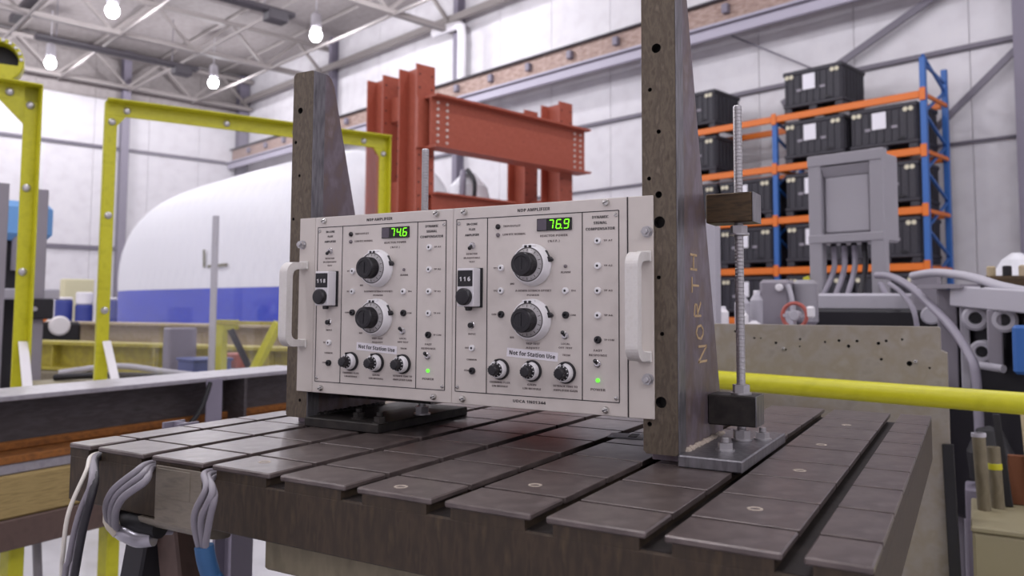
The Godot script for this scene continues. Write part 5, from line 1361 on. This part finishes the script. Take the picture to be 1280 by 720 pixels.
	for k in 2:
		var p: Vector3 = [Vector3(0.766, 0.612, -1.335), Vector3(0.793, 0.612, -1.370)][k]
		var hh: float = [0.160, 0.135][k]
		var tb := thing("steel_tube", ["upright grey steel tube with a pale end, taller of two", "upright grey steel tube with a yellow band, shorter of two"][k], "tube", p, 0.0, "steel tubes standing on the cabinet")
		part("tube_wall", B.new().lathe(Vector3.ZERO, Vector3(-0.04, 1, 0), [Vector2(0.0135, 0), Vector2(0.0135, hh), Vector2(0.010, hh), Vector2(0.010, hh - 0.02), Vector2(0, hh - 0.02)], 16), M["khaki steel"], tb)
		if k == 0:
			part("end_ring", B.new().lathe(Vector3(-0.0062, hh, 0), Vector3(-0.04, 1, 0), [Vector2(0.010, 0), Vector2(0.015, 0), Vector2(0.015, 0.008), Vector2(0.010, 0.008)], 16), M["light grey"], tb)
		else:
			part("yellow_band", B.new().lathe(Vector3(-0.003, 0.085, 0), Vector3(-0.04, 1, 0), [Vector2(0.0138, 0), Vector2(0.0146, 0.001), Vector2(0.0146, 0.013), Vector2(0.0138, 0.014)], 16), M["yellow paint"], tb)
	single("black_rod", B.new().bar(Vector3(0.815, 0.612, -1.395), Vector3(0.796, 0.815, -1.425), 0.016, 0.016, Vector3.RIGHT, 0.002), M["rubber"], "black rod leaning behind the two steel tubes", "rod")
	single("pale_stick", B.new().bar(Vector3(0.862, 0.612, -1.40), Vector3(0.850, 0.86, -1.44), 0.016, 0.012, Vector3.RIGHT, 0.002), M["pale wood"], "pale wooden stick standing at the right edge behind the cabinet top", "stick")
	single("brown_board", B.new().box(Vector3(0.836, 0.668, -1.43), Vector3(0.040, 0.112, 0.012), 0.002), M["brown board"], "small brown board standing on the cabinet between tubes and stick", "board")
	var sk := thing("dark_satchel", "dark bag with an orange strap on the floor stand behind the black post", "bag", Vector3(0.785, 0.0, -1.72))
	part("bag_body", B.new().lathe(Vector3(0, 0.60, 0), Vector3.UP, [Vector2(0, 0), Vector2(0.050, 0.01), Vector2(0.056, 0.08), Vector2(0.03, 0.14), Vector2(0, 0.15)], 14), M["rubber"], sk)
	part("orange_strap", B.new().tube([Vector3(0.0, 0.66, 0.055), Vector3(0.02, 0.62, 0.062), Vector3(0.01, 0.58, 0.056)], 0.010, 8, 4), M["rack orange"], sk)
	part("stand", B.new().box(Vector3(0, 0.295, 0), Vector3(0.12, 0.59, 0.12), 0.004), M["column grey"], sk)

# ------------------------------------------------------------------ scene
func _ready() -> void:
	# camera: a level lens shifted upwards, focused on the rack
	var cam := Camera3D.new()
	cam.name = "camera"
	add_child(cam)
	cam.projection = Camera3D.PROJECTION_FRUSTUM
	cam.keep_aspect = Camera3D.KEEP_HEIGHT
	cam.near = 0.05
	cam.far = 200.0
	cam.size = 720.0 / 995.256 * cam.near
	cam.frustum_offset = Vector2(0.0, -46.792 / 995.256 * cam.near)
	cam.transform = Transform3D(Basis.from_euler(Vector3(0.06757093, 0.52413529, 0.0053832)), Vector3(0.75719175, PY + 0.11238413, 0.75674569))
	cam.current = true
	var we := WorldEnvironment.new()
	we.name = "world"
	var env := Environment.new()
	env.background_mode = Environment.BG_COLOR
	env.background_color = Color(0.02, 0.02, 0.022)
	env.tonemap_mode = Environment.TONE_MAPPER_LINEAR
	env.tonemap_exposure = 3.75
	env.sdfgi_enabled = true
	env.ssao_enabled = true
	env.ssil_enabled = true
	we.environment = env
	var lens := CameraAttributesPhysical.new()
	lens.frustum_focal_length = 35.0
	lens.frustum_focus_distance = 0.88
	lens.exposure_aperture = 10.0
	we.camera_attributes = lens
	add_child(we)
	font_plain.font_names = PackedStringArray(["Droid Sans"])
	font_plain.font_weight = 700
	materials()
	build_lamps()
	build_hall()
	build_table()
	build_brackets()
	build_rack()
	make_module(0.0273, "746", "", "118", "beige amplifier module on the left reading 74.6, with two large dials")
	make_module(MX, "769", "UDCA 1N01344", "116", "beige amplifier module on the right reading 76.9, with two large dials")
	build_left_beams()
	build_portal()
	build_tank()
	build_storage()
	build_guards()
	build_right_side()
	build_left_clutter()
	build_cables()
